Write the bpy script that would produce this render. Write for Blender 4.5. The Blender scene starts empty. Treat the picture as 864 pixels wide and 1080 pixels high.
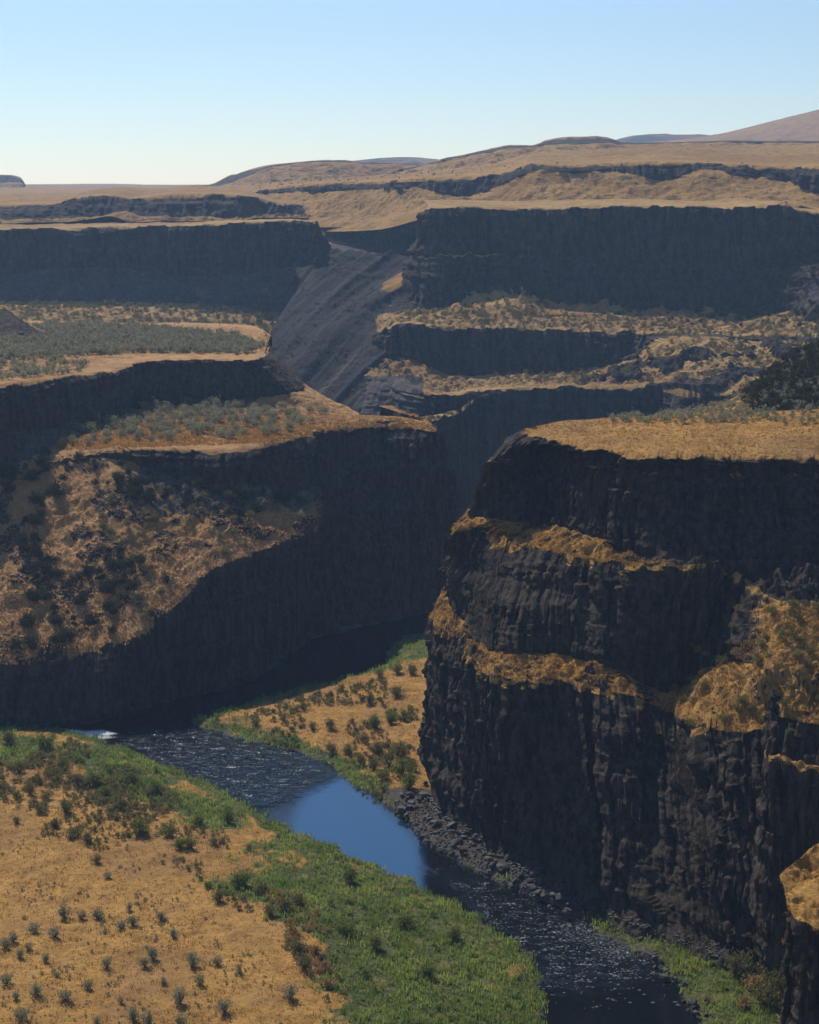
import bpy, math, random
import numpy as np
random.seed(7)
RNG = np.random.default_rng(11)
C = bpy.context.scene.collection
R = math.radians

# ------------------------------------------------------------------ camera
F, CX, CY = 1662.0, 432.0, 540.0
PITCH = R(11.89)
CAMZ = 100.0
cp, sp_ = math.cos(PITCH), math.sin(PITCH)

def ray(px, py):
    r = (px - CX) / F; v = (py - CY) / F
    return np.array([r, cp - v * sp_, -sp_ - v * cp])

def P(px, py, z):                      # point of the ray at height z
    d = ray(px, py); t = (z - CAMZ) / d[2]
    return np.array([d[0] * t, d[1] * t, z])

def D(px, py, y):                      # point of the ray at distance y
    d = ray(px, py); t = y / d[1]
    return np.array([d[0] * t, y, CAMZ + d[2] * t])

def project(p):
    x, y, z = p[..., 0], p[..., 1], p[..., 2] - CAMZ
    fw = y * cp - z * sp_; up = y * sp_ + z * cp
    return CX + F * x / fw, CY - F * up / fw

cam_d = bpy.data.cameras.new("camera"); cam = bpy.data.objects.new("camera", cam_d); C.objects.link(cam)
cam.location = (0, 0, CAMZ); cam.rotation_euler = (R(90) - PITCH, 0, 0)
cam_d.sensor_fit = 'VERTICAL'; cam_d.angle_y = 2 * math.atan(540 / F)
cam_d.clip_start = 1; cam_d.clip_end = 20000
bpy.context.scene.camera = cam

# ------------------------------------------------------------------ noise
def _h(ix, iy, iz, seed):
    with np.errstate(over='ignore'):
        h = (ix.astype(np.uint32) * np.uint32(374761393) + iy.astype(np.uint32) * np.uint32(668265263)
             + iz.astype(np.uint32) * np.uint32(2147483647) + np.uint32((seed * 1274126177) & 0xffffffff))
        h = (h ^ (h >> np.uint32(13))) * np.uint32(1274126177)
        h = h ^ (h >> np.uint32(16)); h = h * np.uint32(2246822519); h ^= h >> np.uint32(13)
    return h.astype(np.float64) / 4294967295.0 * 2 - 1

def vnoise(x, y, z, seed=0):
    fx, fy, fz = np.floor(x), np.floor(y), np.floor(z)
    ix, iy, iz = fx.astype(np.int64), fy.astype(np.int64), fz.astype(np.int64)
    tx, ty, tz = x - fx, y - fy, z - fz
    tx, ty, tz = [t * t * t * (t * (t * 6 - 15) + 10) for t in (tx, ty, tz)]
    o = 0
    for a in (0, 1):
        wx = tx if a else 1 - tx
        for b in (0, 1):
            wy = ty if b else 1 - ty
            for c in (0, 1):
                wz = tz if c else 1 - tz
                o = o + wx * wy * wz * _h(ix + a, iy + b, iz + c, seed)
    return o

def fbm(x, y, z, oct=3, seed=0, gain=.5):
    o, a = 0, 1
    for i in range(oct):
        o = o + a * vnoise(x * 2 ** i + 17.3 * i, y * 2 ** i - 9.1 * i, z * 2 ** i + 3.7 * i, seed + i); a *= gain
    return o

def smooth(a, b, x):
    t = np.clip((x - a) / (b - a), 0, 1); return t * t * (3 - 2 * t)

# ------------------------------------------------------------------ mesh helpers
def make_mesh(name, V, faces, attrs=None, mats=(), smooth_shade=False):
    me = bpy.data.meshes.new(name)
    V = np.asarray(V, dtype=np.float32); faces = np.asarray(faces, dtype=np.int32)
    n = faces.shape[1]
    me.vertices.add(len(V)); me.vertices.foreach_set("co", V.ravel())
    me.loops.add(faces.size); me.loops.foreach_set("vertex_index", faces.ravel())
    me.polygons.add(len(faces)); me.polygons.foreach_set("loop_start", np.arange(0, faces.size, n, dtype=np.int32))
    me.polygons.foreach_set("loop_total", np.full(len(faces), n, dtype=np.int32))
    me.polygons.foreach_set("use_smooth", np.full(len(faces), smooth_shade, dtype=bool))
    if attrs:
        for k, a in attrs.items():
            a = np.asarray(a, dtype=np.float32)
            if a.ndim == 1:
                at = me.attributes.new(k, 'FLOAT', 'POINT'); at.data.foreach_set("value", a)
            else:
                at = me.attributes.new(k, 'FLOAT_VECTOR', 'POINT'); at.data.foreach_set("vector", a.ravel())
    for m in mats: me.materials.append(m)
    me.update(calc_edges=True); me.validate()
    return me

def link(name, me, label=None, cat=None, group=None, kind=None, parent=None):
    o = bpy.data.objects.new(name, me); C.objects.link(o)
    if label: o["label"] = label
    if cat: o["category"] = cat
    if group: o["group"] = group
    if kind: o["kind"] = kind
    if parent: o.parent = parent
    return o

def grid_faces(nv, nu):
    i = np.arange(nv * nu).reshape(nv, nu)
    return np.stack([i[:-1, :-1], i[1:, :-1], i[1:, 1:], i[:-1, 1:]], -1).reshape(-1, 4)

# ------------------------------------------------------------------ materials
class NT:
    def __init__(s, name):
        s.m = bpy.data.materials.new(name); s.m.use_nodes = True; s.t = s.m.node_tree; s.t.nodes.clear()
        s.out = s.t.nodes.new('ShaderNodeOutputMaterial')
    def n(s, typ, ins=None, **kw):
        nd = s.t.nodes.new('ShaderNode' + typ)
        for k, v in kw.items(): setattr(nd, k, v)
        for k, v in (ins or {}).items(): s.set(nd.inputs[k], v)
        return nd
    def set(s, sock, v):
        if isinstance(v, bpy.types.NodeSocket): s.t.links.new(v, sock)
        elif isinstance(v, (tuple, list)) and len(v) == 3 and sock.type == 'RGBA': sock.default_value = (*v, 1)
        else: sock.default_value = v
    def math(s, op, a, b=0.0, c=0.0):
        nd = s.t.nodes.new('ShaderNodeMath'); nd.operation = op
        for i, v in enumerate((a, b, c)): s.set(nd.inputs[i], v)
        return nd.outputs[0]
    def mix(s, f, a, b):
        nd = s.t.nodes.new('ShaderNodeMix'); nd.data_type = 'RGBA'
        s.set(nd.inputs[0], f); s.set(nd.inputs[6], a); s.set(nd.inputs[7], b); return nd.outputs[2]
    def step(s, x, a, b, lo=0.0, hi=1.0):
        nd = s.n('MapRange', {0: x, 1: a, 2: b, 3: lo, 4: hi}, interpolation_type='SMOOTHSTEP'); return nd.outputs[0]
    def noise(s, vec, scale, detail=4.0, rough=.55, out=0):
        return s.n('TexNoise', {'Vector': vec, 'Scale': scale, 'Detail': detail, 'Roughness': rough}).outputs[out]
    def attr(s, name, vec=False):
        nd = s.n('Attribute', attribute_name=name); return nd.outputs['Vector' if vec else 'Fac']
    def scale(s, vec, xyz):
        return s.n('VectorMath', {0: vec, 1: xyz}, operation='MULTIPLY').outputs[0]

def terrain_mat(name, rock=((.018, .0138, .0108), (.064, .048, .036)), grass=((.26, .135, .034), (.385, .212, .055), (.165, .088, .030)),
                scale=1.0, fall=None):
    k = NT(name); geo = k.n('NewGeometry'); pos = geo.outputs['Position']
    sep = k.n('SeparateXYZ', {0: geo.outputs['Normal']}); nz = sep.outputs[2]
    wall, scree, green = k.attr('rock'), k.attr('scree'), k.attr('green')
    n1 = k.noise(pos, .35 / scale, 5.0, .6); n2 = k.noise(pos, 1.6 / scale, 5.0, .65); n3 = k.noise(pos, .045 / scale, 4.0)
    n4 = k.noise(pos, 6.0 / scale, 3.0, .7)
    streak = k.noise(k.scale(pos, (1, 1, .12)), 1.1 / scale, 5.0, .6)
    # rock
    rk = k.mix(k.step(streak, .36, .66), rock[0], rock[1])
    rk = k.mix(k.math('MULTIPLY', k.step(n1, .52, .75), .55), rk, (.055, .040, .027))
    rk = k.mix(k.math('MULTIPLY', k.step(n2, .62, .72), .4), rk, (.08, .075, .066))
    # dry grass
    gr = k.mix(k.step(n1, .3, .7), grass[0], grass[1])
    gr = k.mix(k.math('MULTIPLY', k.step(n2, .48, .7), .75), gr, grass[2])
    gr = k.mix(k.math('MULTIPLY', k.step(n3, .47, .62), .7), gr, (.225, .122, .042))
    gr = k.mix(k.math('MULTIPLY', k.step(k.noise(pos, .11 / scale, 6.0, .7), .55, .63), .55), gr, (.29, .172, .066))
    gr = k.mix(k.math('MULTIPLY', k.step(n4, .55, .75), .55), gr, (.39, .24, .078))
    gr = k.mix(k.math('MULTIPLY', k.step(k.math('ADD', n4, k.math('MULTIPLY', n1, .5)), .62, .5), .35), gr, (.10, .07, .04))
    # scree
    sc = k.mix(k.step(n2, .35, .7), (.045, .04, .04), (.085, .076, .07))
    sc = k.mix(k.math('MULTIPLY', k.step(n4, .6, .75), .6), sc, (.17, .155, .14))
    sc = k.mix(k.math('MULTIPLY', k.step(n1, .55, .75), .5), sc, (.20, .145, .08))
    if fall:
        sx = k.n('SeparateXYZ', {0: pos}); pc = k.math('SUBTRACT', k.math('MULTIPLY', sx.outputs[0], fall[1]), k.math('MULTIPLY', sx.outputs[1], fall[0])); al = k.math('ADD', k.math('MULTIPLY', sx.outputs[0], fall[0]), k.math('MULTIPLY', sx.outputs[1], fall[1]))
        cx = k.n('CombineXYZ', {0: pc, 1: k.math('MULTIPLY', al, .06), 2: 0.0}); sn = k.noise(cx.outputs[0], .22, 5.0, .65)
        sc = k.mix(k.step(sn, .35, .65), (.012, .0115, .012), (.030, .028, .028))  # chute scree darkened in its colour to carry the shade over it
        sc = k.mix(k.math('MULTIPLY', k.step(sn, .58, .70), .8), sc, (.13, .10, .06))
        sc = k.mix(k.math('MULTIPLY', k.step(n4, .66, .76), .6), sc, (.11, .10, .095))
    gn = k.mix(k.step(n2, .35, .7), (.032, .042, .013), (.105, .115, .034)); gn = k.mix(k.math('MULTIPLY', k.step(n1, .55, .68), .8), gn, (.20, .13, .055))
    col = k.mix(k.step(k.math('ADD', green, k.math('MULTIPLY', k.math('SUBTRACT', n1, .5), .9)), .35, .65), gr, gn)
    sf = k.step(k.math('ADD', scree, k.math('MULTIPLY', k.math('SUBTRACT', n1, .5), 1.2)), .35, .65)
    col = k.mix(sf, col, sc)
    # rock where steep
    st = k.math('SUBTRACT', 1.0, nz)
    rf = k.math('ADD', k.math('MULTIPLY', wall, .90), k.math('MULTIPLY', k.math('SUBTRACT', n2, .5), .5))
    rf = k.math('ADD', rf, k.math('MULTIPLY', k.math('SUBTRACT', st, .35), 1.0))
    col = k.mix(k.step(rf, .30, .50), col, rk)
    bump = k.n('Bump', {'Strength': .8, 'Distance': .35 * scale, 'Height': k.math('ADD', n2, k.math('MULTIPLY', n4, .45))})
    b = k.n('BsdfPrincipled', {'Base Color': col, 'Roughness': .95, 'Normal': bump.outputs[0], 'Specular IOR Level': .15})
    k.t.links.new(b.outputs[0], k.out.inputs[0]); return k.m

M_near = terrain_mat("basalt_and_dry_grass")
M_mid = terrain_mat("basalt_and_dry_grass_mid", scale=2.2, grass=((.28, .165, .058), (.41, .26, .098), (.17, .105, .045)))
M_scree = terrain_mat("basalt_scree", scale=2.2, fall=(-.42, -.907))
M_far = terrain_mat("basalt_and_dry_grass_far", scale=5.0, grass=((.25, .14, .042), (.36, .212, .068), (.13, .075, .028)))
M_ridge = terrain_mat("dark_wooded_ridge", scale=8.0, grass=((.05, .055, .04), (.07, .07, .05), (.04, .045, .035)))
M_slope = terrain_mat("basalt_and_rusty_grass", grass=((.30, .155, .06), (.44, .25, .10), (.14, .075, .035)))

def leaf_mat(name, a, b, trans=.45, var=.5):
    k = NT(name); geo = k.n('NewGeometry'); oi = k.n('ObjectInfo')
    t = k.attr('tint')
    f = k.math('ADD', k.math('MULTIPLY', t, .75), k.math('MULTIPLY', oi.outputs['Random'], .25))
    col = k.mix(f, a, b)
    d = k.n('BsdfDiffuse', {'Color': col}); tr = k.n('BsdfTranslucent', {'Color': col})
    mx = k.n('MixShader', {0: trans, 1: d.outputs[0], 2: tr.outputs[0]})
    k.t.links.new(mx.outputs[0], k.out.inputs[0]); return k.m

M_sage = leaf_mat("sage_leaf", (.15, .145, .085), (.33, .31, .19), .38)
M_willow = leaf_mat("willow_leaf", (.065, .095, .024), (.21, .23, .06), .48)
M_olive = leaf_mat("olive_leaf", (.09, .09, .035), (.24, .205, .075), .38)
M_willow2 = leaf_mat("young_willow_leaf", (.06, .11, .02), (.20, .27, .06), .5)
M_olive2 = leaf_mat("yellow_reed_leaf", (.17, .19, .04), (.36, .35, .09), .5)
M_brush = leaf_mat("dark_brush_leaf", (.022, .026, .012), (.075, .075, .035), .25)
M_green = leaf_mat("green_grass", (.075, .135, .022), (.34, .40, .08), .5)
M_dry = leaf_mat("dry_grass_blade", (.22, .115, .030), (.42, .235, .064), .45)
M_dry2 = leaf_mat("rusty_grass_blade", (.26, .14, .06), (.46, .29, .125), .4)
M_rust = leaf_mat("rusty_brush", (.19, .115, .05), (.42, .28, .12), .4)
k = NT("twig"); b = k.n('BsdfPrincipled', {'Base Color': (.10, .075, .055), 'Roughness': .9}); k.t.links.new(b.outputs[0], k.out.inputs[0]); M_twig = k.m
k = NT("boulder_basalt"); g = k.n('NewGeometry'); n1 = k.noise(g.outputs['Position'], 2.2, 6.0, .65)
col = k.mix(k.step(n1, .35, .7), (.018, .0155, .014), (.066, .057, .05))
bp = k.n('Bump', {'Strength': .7, 'Distance': .15, 'Height': n1})
b = k.n('BsdfPrincipled', {'Base Color': col, 'Roughness': .8, 'Normal': bp.outputs[0]}); k.t.links.new(b.outputs[0], k.out.inputs[0]); M_rock = k.m

def water_mat():
    k = NT("river_water"); geo = k.n('NewGeometry'); pos = geo.outputs['Position']
    rap = k.attr('rapid')
    a = k.noise(k.scale(pos, (.55, 1.5, 1)), .8, 4.0, .6); bb = k.noise(k.scale(pos, (.6, 1.4, 1)), 4.2, 4.0, .68); c = k.noise(pos, .3, 3.0)
    w = k.noise(k.scale(pos, (1, .5, 1)), .16, 3.0)
    h = k.math('ADD', k.math('MULTIPLY', a, 1.0), k.math('MULTIPLY', bb, .35))
    st = k.math('ADD', k.math('MULTIPLY', rap, .38), .03)
    bump = k.n('Bump', {'Strength': st, 'Distance': .35, 'Height': h})
    wc = k.mix(k.attr('sky_tint'), (.004, .006, .008), (.016, .058, .138))  # blue of the reflected sky put into the base colour over the pool
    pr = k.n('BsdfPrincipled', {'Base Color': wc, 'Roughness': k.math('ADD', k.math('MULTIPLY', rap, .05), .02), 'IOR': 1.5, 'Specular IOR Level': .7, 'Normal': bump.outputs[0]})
    foam = k.n('BsdfDiffuse', {'Color': (.62, .64, .66)})
    ff = k.math('MULTIPLY', k.step(k.math('ADD', bb, k.math('MULTIPLY', a, .7)), (.93), 1.10), k.step(k.math('ADD', rap, k.math('MULTIPLY', k.math('SUBTRACT', c, .5), 1.4)), .5, .95))
    ff = k.math('MULTIPLY', ff, .5)
    fa = k.attr('foam'); ff = k.math('MAXIMUM', ff, k.math('MULTIPLY', k.math('MULTIPLY', fa, .9), k.step(k.math('ADD', bb, k.math('MULTIPLY', fa, .75)), .85, 1.1)))
    mx = k.n('MixShader', {0: ff, 1: pr.outputs[0], 2: foam.outputs[0]})
    k.t.links.new(mx.outputs[0], k.out.inputs[0]); return k.m
M_water = water_mat()

# ------------------------------------------------------------------ lofted terrain
def column_disp(s, z, seed, w=1.6, h=5.0):
    rg = np.random.default_rng(seed)
    s0, s1 = s.min() - 5, s.max() + 5
    nb = int((s1 - s0) / (w * .6)) + 4
    wd = w * (.55 + rg.random(nb) * .95); wd[rg.random(nb) < .12] *= 2.0
    bnd = s0 + np.cumsum(wd)
    idx = np.clip(np.searchsorted(bnd, s.ravel()), 1, nb - 1).reshape(s.shape)
    t = (s - bnd[idx - 1]) / wd[idx]
    zo = rg.random(nb) * 40; hs = h * (.5 + rg.random(nb) * 1.3)
    iz = np.floor((z + zo[idx]) / hs[idx]).astype(np.int64)
    r = _h(idx, iz, np.zeros_like(idx), seed)
    base = rg.random(nb)[idx] * 2 - 1
    rnd = np.sqrt(np.clip(1 - (2 * np.clip(t, 0, 1) - 1) ** 2, 0, 1))
    return .5 * (rnd - .6) + .75 * r + .55 * base

SURF = {}; KG = [None]
def hermite(pts, par, u):
    # pts (M,3); par (M,) ; u (N,)
    M = len(pts); tg = np.zeros_like(pts)
    d = (pts[1:] - pts[:-1]) / (par[1:] - par[:-1])[:, None]
    tg[0], tg[-1] = d[0], d[-1]
    tg[1:-1] = .5 * (d[1:] + d[:-1]) * .85
    i = np.clip(np.searchsorted(par, u, side='right') - 1, 0, M - 2)
    h = (par[i + 1] - par[i])[:, None]; t = ((u - par[i])[:, None]) / h
    return ((2 * t ** 3 - 3 * t ** 2 + 1) * pts[i] + (t ** 3 - 2 * t ** 2 + t) * h * tg[i]
            + (-2 * t ** 3 + 3 * t ** 2) * pts[i + 1] + (t ** 3 - t ** 2) * h * tg[i + 1])

KIND = {  # rock, scree, wall weight, lump amplitude
    'top': (0.0, 0.0, 0.0, .25), 'ledge': (0.10, 0.0, .12, 1.15), 'wall': (1.0, 0.0, 1.0, 0.0),
    'talus': (.25, .75, .10, .7), 'slope': (.14, .12, .05, 1.0), 'scree': (0.1, 1.2, 0.05, .45), 'hid': (.8, 0, .3, 0),
    'rim': (.55, 0, .6, .5), 'dry': (.05, .0, .05, .6)}

def loft(name, stations, segs, du, dv, mat, label, amp=1.0, fs=1.0, colw=1.6, colh=5.0, seed=1, lump=1.0, concave=None, sm=False, cat="cliff", ref=None, kinds=None, rim=.5, butt_amp=.8, wmask=None):
    """stations: cross-sections from one end to the other, each a list of rail points; segs: kind between rails."""
    A = np.array([[np.asarray(p, float) for p in st] for st in stations])       # M,K,3
    M, K, _ = A.shape
    ch = np.linalg.norm(A[1:] - A[:-1], axis=2)
    ch = ch[:, ref] if ref is not None else ch[:, 1:-1].mean(1) if K > 3 else ch.mean(1)
    ch = np.maximum(ch, .5); par = np.concatenate([[0], np.cumsum(ch)])
    nu = int(par[-1] / du) + 2; u = np.linspace(0, par[-1], nu)
    rails = [hermite(A[:, j], par, u) for j in range(K)]
    rows, rock, scree, wall, lum, seg_id = [], [], [], [], [], []
    for j, s in enumerate(segs):
        L = np.linalg.norm(A[:, j + 1] - A[:, j], axis=1).mean()
        dvs = dv * (2.5 if s in ('hid',) else 1.0) * (1.6 if s in ('top',) else 1.0)
        n = int(np.clip(L / dvs, 3, 420))
        k0 = KIND[s]
        for i in range(n + (1 if j == len(segs) - 1 else 0)):
            t = i / n
            p = rails[j] * (1 - t) + rails[j + 1] * t
            if s in ('talus', 'slope', 'scree'):
                p = p.copy(); p[:, 2] -= .06 * L * math.sin(math.pi * t) * (1 if concave is None else concave)
            e = min(1, t / .08, (1 - t) / .08) if s == 'wall' else min(1, t / .2, (1 - t) / .2)
            e = max(e, 0)
            ww = k0[2] * (.55 + .45 * e) if s == 'wall' else k0[2]
            if s != 'wall':
                # borrow weight from neighbouring wall edges
                if j > 0 and segs[j - 1] == 'wall': ww = max(ww, .55 * max(0, 1 - t * L / (2.5 * fs)))
                if j < len(segs) - 1 and segs[j + 1] == 'wall': ww = max(ww, .55 * max(0, 1 - (1 - t) * L / (2.5 * fs)))
            rows.append(p); rock.append(k0[0]); scree.append(k0[1]); wall.append(ww); lum.append(k0[3] * e); seg_id.append(j)
    G = np.stack(rows); nv = len(rows)
    rock, scree, wall, lum = [np.repeat(np.array(a)[:, None], nu, 1) for a in (rock, scree, wall, lum)]
    gu = np.gradient(G, axis=1); gv = np.gradient(G, axis=0)
    N = np.cross(gv, gu); N /= np.linalg.norm(N, axis=2, keepdims=True) + 1e-9
    flip = N[..., 2].mean() < 0
    if flip: N = -N
    H = N.copy(); H[..., 2] = 0
    # smooth horizontal outward direction along v
    for _ in range(6):
        H[1:-1] = (H[:-2] + 2 * H[1:-1] + H[2:]) / 4
    H /= np.linalg.norm(H, axis=2, keepdims=True) + 1e-6
    X, Y, Z = G[..., 0], G[..., 1], G[..., 2]
    S = np.repeat(u[None, :], nv, 0)
    f = 1 / fs
    if wmask:
        ppx, ppy = project(G); wm = wmask(ppx, np.repeat(np.array(seg_id)[:, None], nu, 1)); wall = wall * (1 - wm); lum = lum + wm * .9
    Sw = S + fs * 1.0 * vnoise(X * .12 * f, Y * .12 * f, Z * .16 * f, seed + 5)
    but = column_disp(Sw, Z * .15, seed + 39, colw * 4.2, colh * 4) + .5 * column_disp(Sw * 1.0 + 7, Z * .2, seed + 49, colw * 2.1, colh * 3)
    big = fbm(X * .055 * f, Y * .055 * f, Z * .035 * f, 3, seed + 1)
    medn = fbm(X * .28 * f, Y * .28 * f, Z * .2 * f, 3, seed + 2)
    col = column_disp(Sw, Z, seed + 9, colw, colh) + .6 * column_disp(Sw * .37 + 3, Z * .6, seed + 19, colw, colh) + .28 * column_disp(Sw, Z, seed + 29, colw * .42, colh * .6)
    strat = vnoise(X * .02 * f, Y * .02 * f, Z * .45 * f, seed + 31) + .6 * vnoise(X * .05 * f, Y * .05 * f, Z * 1.1 * f, seed + 32)
    fine = fbm(X * 1.1 * f, Y * 1.1 * f, Z * .9 * f, 2, seed + 3)
    d = fs * wall * amp * (1.0 * big + butt_amp * but + .25 * medn + 1.0 * col + .3 * fine + .6 * strat)
    G = G + H * d[..., None]
    G[..., 2] += wall * (1 - np.clip(rock, 0, 1)) * fs * .8 * medn
    sid_ = np.array(seg_id); zj = np.zeros(G.shape[:2])
    for j, sg_ in enumerate(segs):
        if sg_ != 'wall' or j == 0 or segs[j - 1] == 'wall': continue
        i0 = np.where(sid_ == j)[0][0]; i1 = np.where(sid_ == j)[0][-1]
        cd = column_disp(Sw[i0] * 1.0, np.zeros(nu), seed + 60 + j, colw * 1.3, colh) * .5 + column_disp(Sw[i0], np.zeros(nu), seed + 70 + j, colw * 5, colh) * .6
        gl = smooth(.25, .75, vnoise(u * .07 * f, u * 0, u * 0 + j, seed + 80)) * 1.1
        dzr = -fs * rim * (np.clip(cd + .55, 0, 2) + gl)
        for i in range(max(0, i0 - 40), i1):
            if i < i0: w_ = np.exp(-np.linalg.norm(G[i] - G[i0], axis=1) / (1.1 * fs))
            else: w_ = np.full(nu, max(0, 1 - (i - i0) / max(1, .45 * (i1 - i0))))
            zj[i] = np.minimum(zj[i], dzr * w_)
    if wmask: zj = zj * (1 - wm)
    G[..., 2] += zj
    lm = fbm(X * .33 * f, Y * .33 * f, Z * .1, 3, seed + 7, .6); lm2 = fbm(X * 1.2 * f, Y * 1.2 * f, Z * .1, 2, seed + 8)
    G[..., 2] += lump * fs * lum * (.75 * lm + .35 * np.abs(lm2))
    if kinds:
        ppx, ppy = project(G); KG[0] = G; kinds(ppx, ppy, np.repeat(np.array(seg_id)[:, None], nu, 1), rock, scree)
    V = G.reshape(-1, 3); fc = grid_faces(nv, nu)
    if not flip: pass
    else: fc = fc[:, ::-1]
    green = np.zeros(len(V))
    me = make_mesh(name, V, fc, {'rock': rock.ravel(), 'scree': scree.ravel(), 'green': green}, [mat], sm)
    # face winding check
    o = link(name, me, label, cat, None, 'structure')
    SURF[label] = (G, np.array(seg_id))
    return o

def add(p, dx=0, dy=0, dz=0): return np.array(p) + np.array([dx, dy, dz])
W = lambda x, y, z: np.array([x, y, z], float)

# ---- the nearest bluff on the right ---------------------------------------------------------
def R_kind(px, py, sg, rock, scree):
    m = (sg == 4) * smooth(648, 668, px) * smooth(641, 629, py); rock += m * (1.3 - rock)
    m = (sg == 5) * smooth(785, 812, px) * smooth(628, 640, py); rock += m * (.05 - rock)
    rock += (sg >= 8) * (1.0 - rock); scree *= (sg < 8)
    G = KG[0]; n_ = fbm(G[..., 0] * .35, G[..., 1] * .35, G[..., 2] * .5, 3, 303)
    q = smooth(.12, .42, n_) * ((sg == 4) | (sg == 6)) * .7 * smooth(715, 680, px); rock += q * (1.0 - rock)
    fz = np.zeros_like(rock)
    for j in (3, 5, 7):
        r0 = np.where(sg[:, 0] == j)[0]; h_ = G[r0[0]][None, :, 2] - G[r0][..., 2]
        fz[r0] = smooth(2.0, .2, h_) * smooth(-.1, .35, n_[r0]) * (.8 if j in (5, 7) else .3)
    rock += fz * (-.3 - rock)
def L_kind(px, py, sg, rock, scree):
    G = KG[0]; q = smooth(.12, .4, fbm(G[..., 0] * .22, G[..., 1] * .12, G[..., 2] * .3, 4, 404, .6)) * (sg == 3) * .75; rock += q * (.95 - rock); G[..., 2] += .5 * q
    m = (sg == 3) * smooth(330, 345, px); rock += m * (1.3 - rock)
    m = (sg == 2) * smooth(150, 100, px); rock += m * (.15 - rock)
    r3 = np.where(sg[:, 0] == 3)[0]; t3 = ((r3 - r3[0]) / len(r3))[:, None]
    tal = smooth(.34, .2, t3 + .12 * fbm(G[r3][..., 0] * .2, G[r3][..., 1] * .2, t3 * 0, 3, 405)) * smooth(120, 170, px[r3]); scree[r3] += tal * .55 * (1.3 - scree[r3])
def R_st(top, sh, cf, bo, bf, ao, af, back):
    t = P(*top); b = P(*back)
    return [add(b, 0, 14, -45), b, t, P(*sh), P(*cf), P(*bo), P(*bf), P(*ao), P(*af), add(P(*af), 0, -9, -5)]
st = []
st.append([W(28, 295, 10), W(26.5, 274, 58), W(25, 273, 58), W(22, 275, 54), W(18, 278, 44), W(15, 282, 43), W(13, 284, 30), W(10.5, 288, 28), W(8.5, 288, 3), W(5, 288, -3)])
st.append(R_st((553, 456, 58), (518, 486, 54.5), (504, 546, 44.5), (477, 560, 43), (473, 634, 29.5), (458, 660, 28), (464, 838, 4), (565, 450, 58)))
st.append(R_st((580, 463, 58), (556, 476, 55), (545, 551, 44.5), (504, 559, 43), (493, 661, 29.5), (484, 671, 28), (498, 864, 3.5), (590, 444.5, 58)))
st.append(R_st((610, 470, 58), (600, 483, 55), (590, 555, 44.5), (546, 570, 43), (530, 688, 29.5), (524, 713, 28), (545, 896, 3), (620, 442.5, 58)))
st.append(R_st((640, 475, 58), (634, 490, 55.3), (630, 565, 44.5), (601, 584, 43), (590, 690, 29.5), (590, 715, 28), (610, 930, 3), (650, 440, 58)))
st.append(R_st((672, 479, 58.3), (670, 494, 55.6), (664, 580, 43.6), (656, 592, 43), (650, 708, 28.8), (655, 727, 27.5), (668, 958, 3), (680, 439, 59)))
st.append(R_st((722, 480, 58.2), (722, 496, 55.6), (720, 588, 44.2), (722, 593, 43.9), (703, 730, 25.8), (698, 741, 25.3), (735, 984, 3), (730, 437, 60)))
st.append(R_st((770, 480, 57.6), (770, 496, 55), (770, 591, 43.2), (773, 597, 43.0), (756, 700, 30.5), (752, 763, 27), (790, 1004, 3), (780, 435, 60)))
st.append(R_st((820, 484, 57.2), (820, 498, 54.7), (822, 597, 42.4), (822, 634, 39.5), (812, 700, 33.6), (803, 772, 27.7), (838, 1020, 3), (830, 433, 61)))
st.append(R_st((866, 482, 57), (866, 498, 54.5), (868, 600, 42.2), (868, 636, 39.3), (868, 702, 33.5), (868, 780, 27.5), (880, 1030, 3), (880, 431, 62)))
st.append(R_st((960, 480, 58), (960, 498, 55.5), (960, 600, 42.2), (960, 636, 39.3), (960, 702, 33.5), (960, 782, 27.5), (990, 1050, 3), (980, 429, 63)))
loft("canyon_cliff", st, ['hid', 'top', 'wall', 'wall', 'ledge', 'wall', 'ledge', 'wall', 'talus'], (.19), .2, M_near,
     "near stepped basalt bluff with golden grass on its ledges above the river bend", amp=.8, colw=1.15, colh=4.0, seed=3, ref=7, kinds=R_kind, wmask=lambda px, sg: ((sg == 4) | (sg == 5) | (sg == 6)) * smooth(778, 806, px) * .95)

# buttresses standing out of the bluff at the frame edge
def butt(pts, z, base, name_label, seed, back, up, k0='wall'):
    sts = []
    for (px, py, bx, by) in pts:
        t = P(px, py, z); sts.append([t + (np.array([1., back + 2, up]) if k0 == 'wall' else np.array([13., 20, -2.5])), t + np.array([.3, back, .5]), t, W(bx, by, base)])
    loft("canyon_cliff", sts, [k0, 'ledge', 'wall'], .2, .2, M_near, name_label, amp=.6, colw=1.3, colh=4, seed=seed, ref=2)
p1 = P(811, 806, 29)
butt([(806, 770, 50, 215), (808, 790, 45.5, 195), (812, 806, p1[0] - .5, p1[1] - 3), (840, 812, 50, p1[1] - 7), (872, 818, 56, p1[1] - 8), (930, 825, 65, p1[1] - 10)], 29, 0,
     "narrow dark buttress with thin sunlit edge against the near bluff", 41, 1.3, 5)
p2 = P(829, 950, 28)
butt([(872, 916, 48, 172), (846, 936, 42, 158), (831, 953, p2[0] - .3, p2[1] - 2.5), (845, 967, 39, p2[1] - 8), (868, 975, 43, p2[1] - 9), (930, 984, 54, p2[1] - 10)], 28, -3,
     "dark rock buttress with tuft of golden grass on its crest", 43, 5, .2, 'ledge')
st = [[D(px - 2, py + 2, 352) + np.array([0, 40, -40.]), D(px, py, 340), D(px, .55 * py + .45 * 441, 312), D(px, 441, 286), D(px, 446, 276)] for px, py in ((690, 440), (735, 431), (765, 424), (792, 408), (828, 380), (864, 362), (900, 342), (990, 312))]
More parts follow.
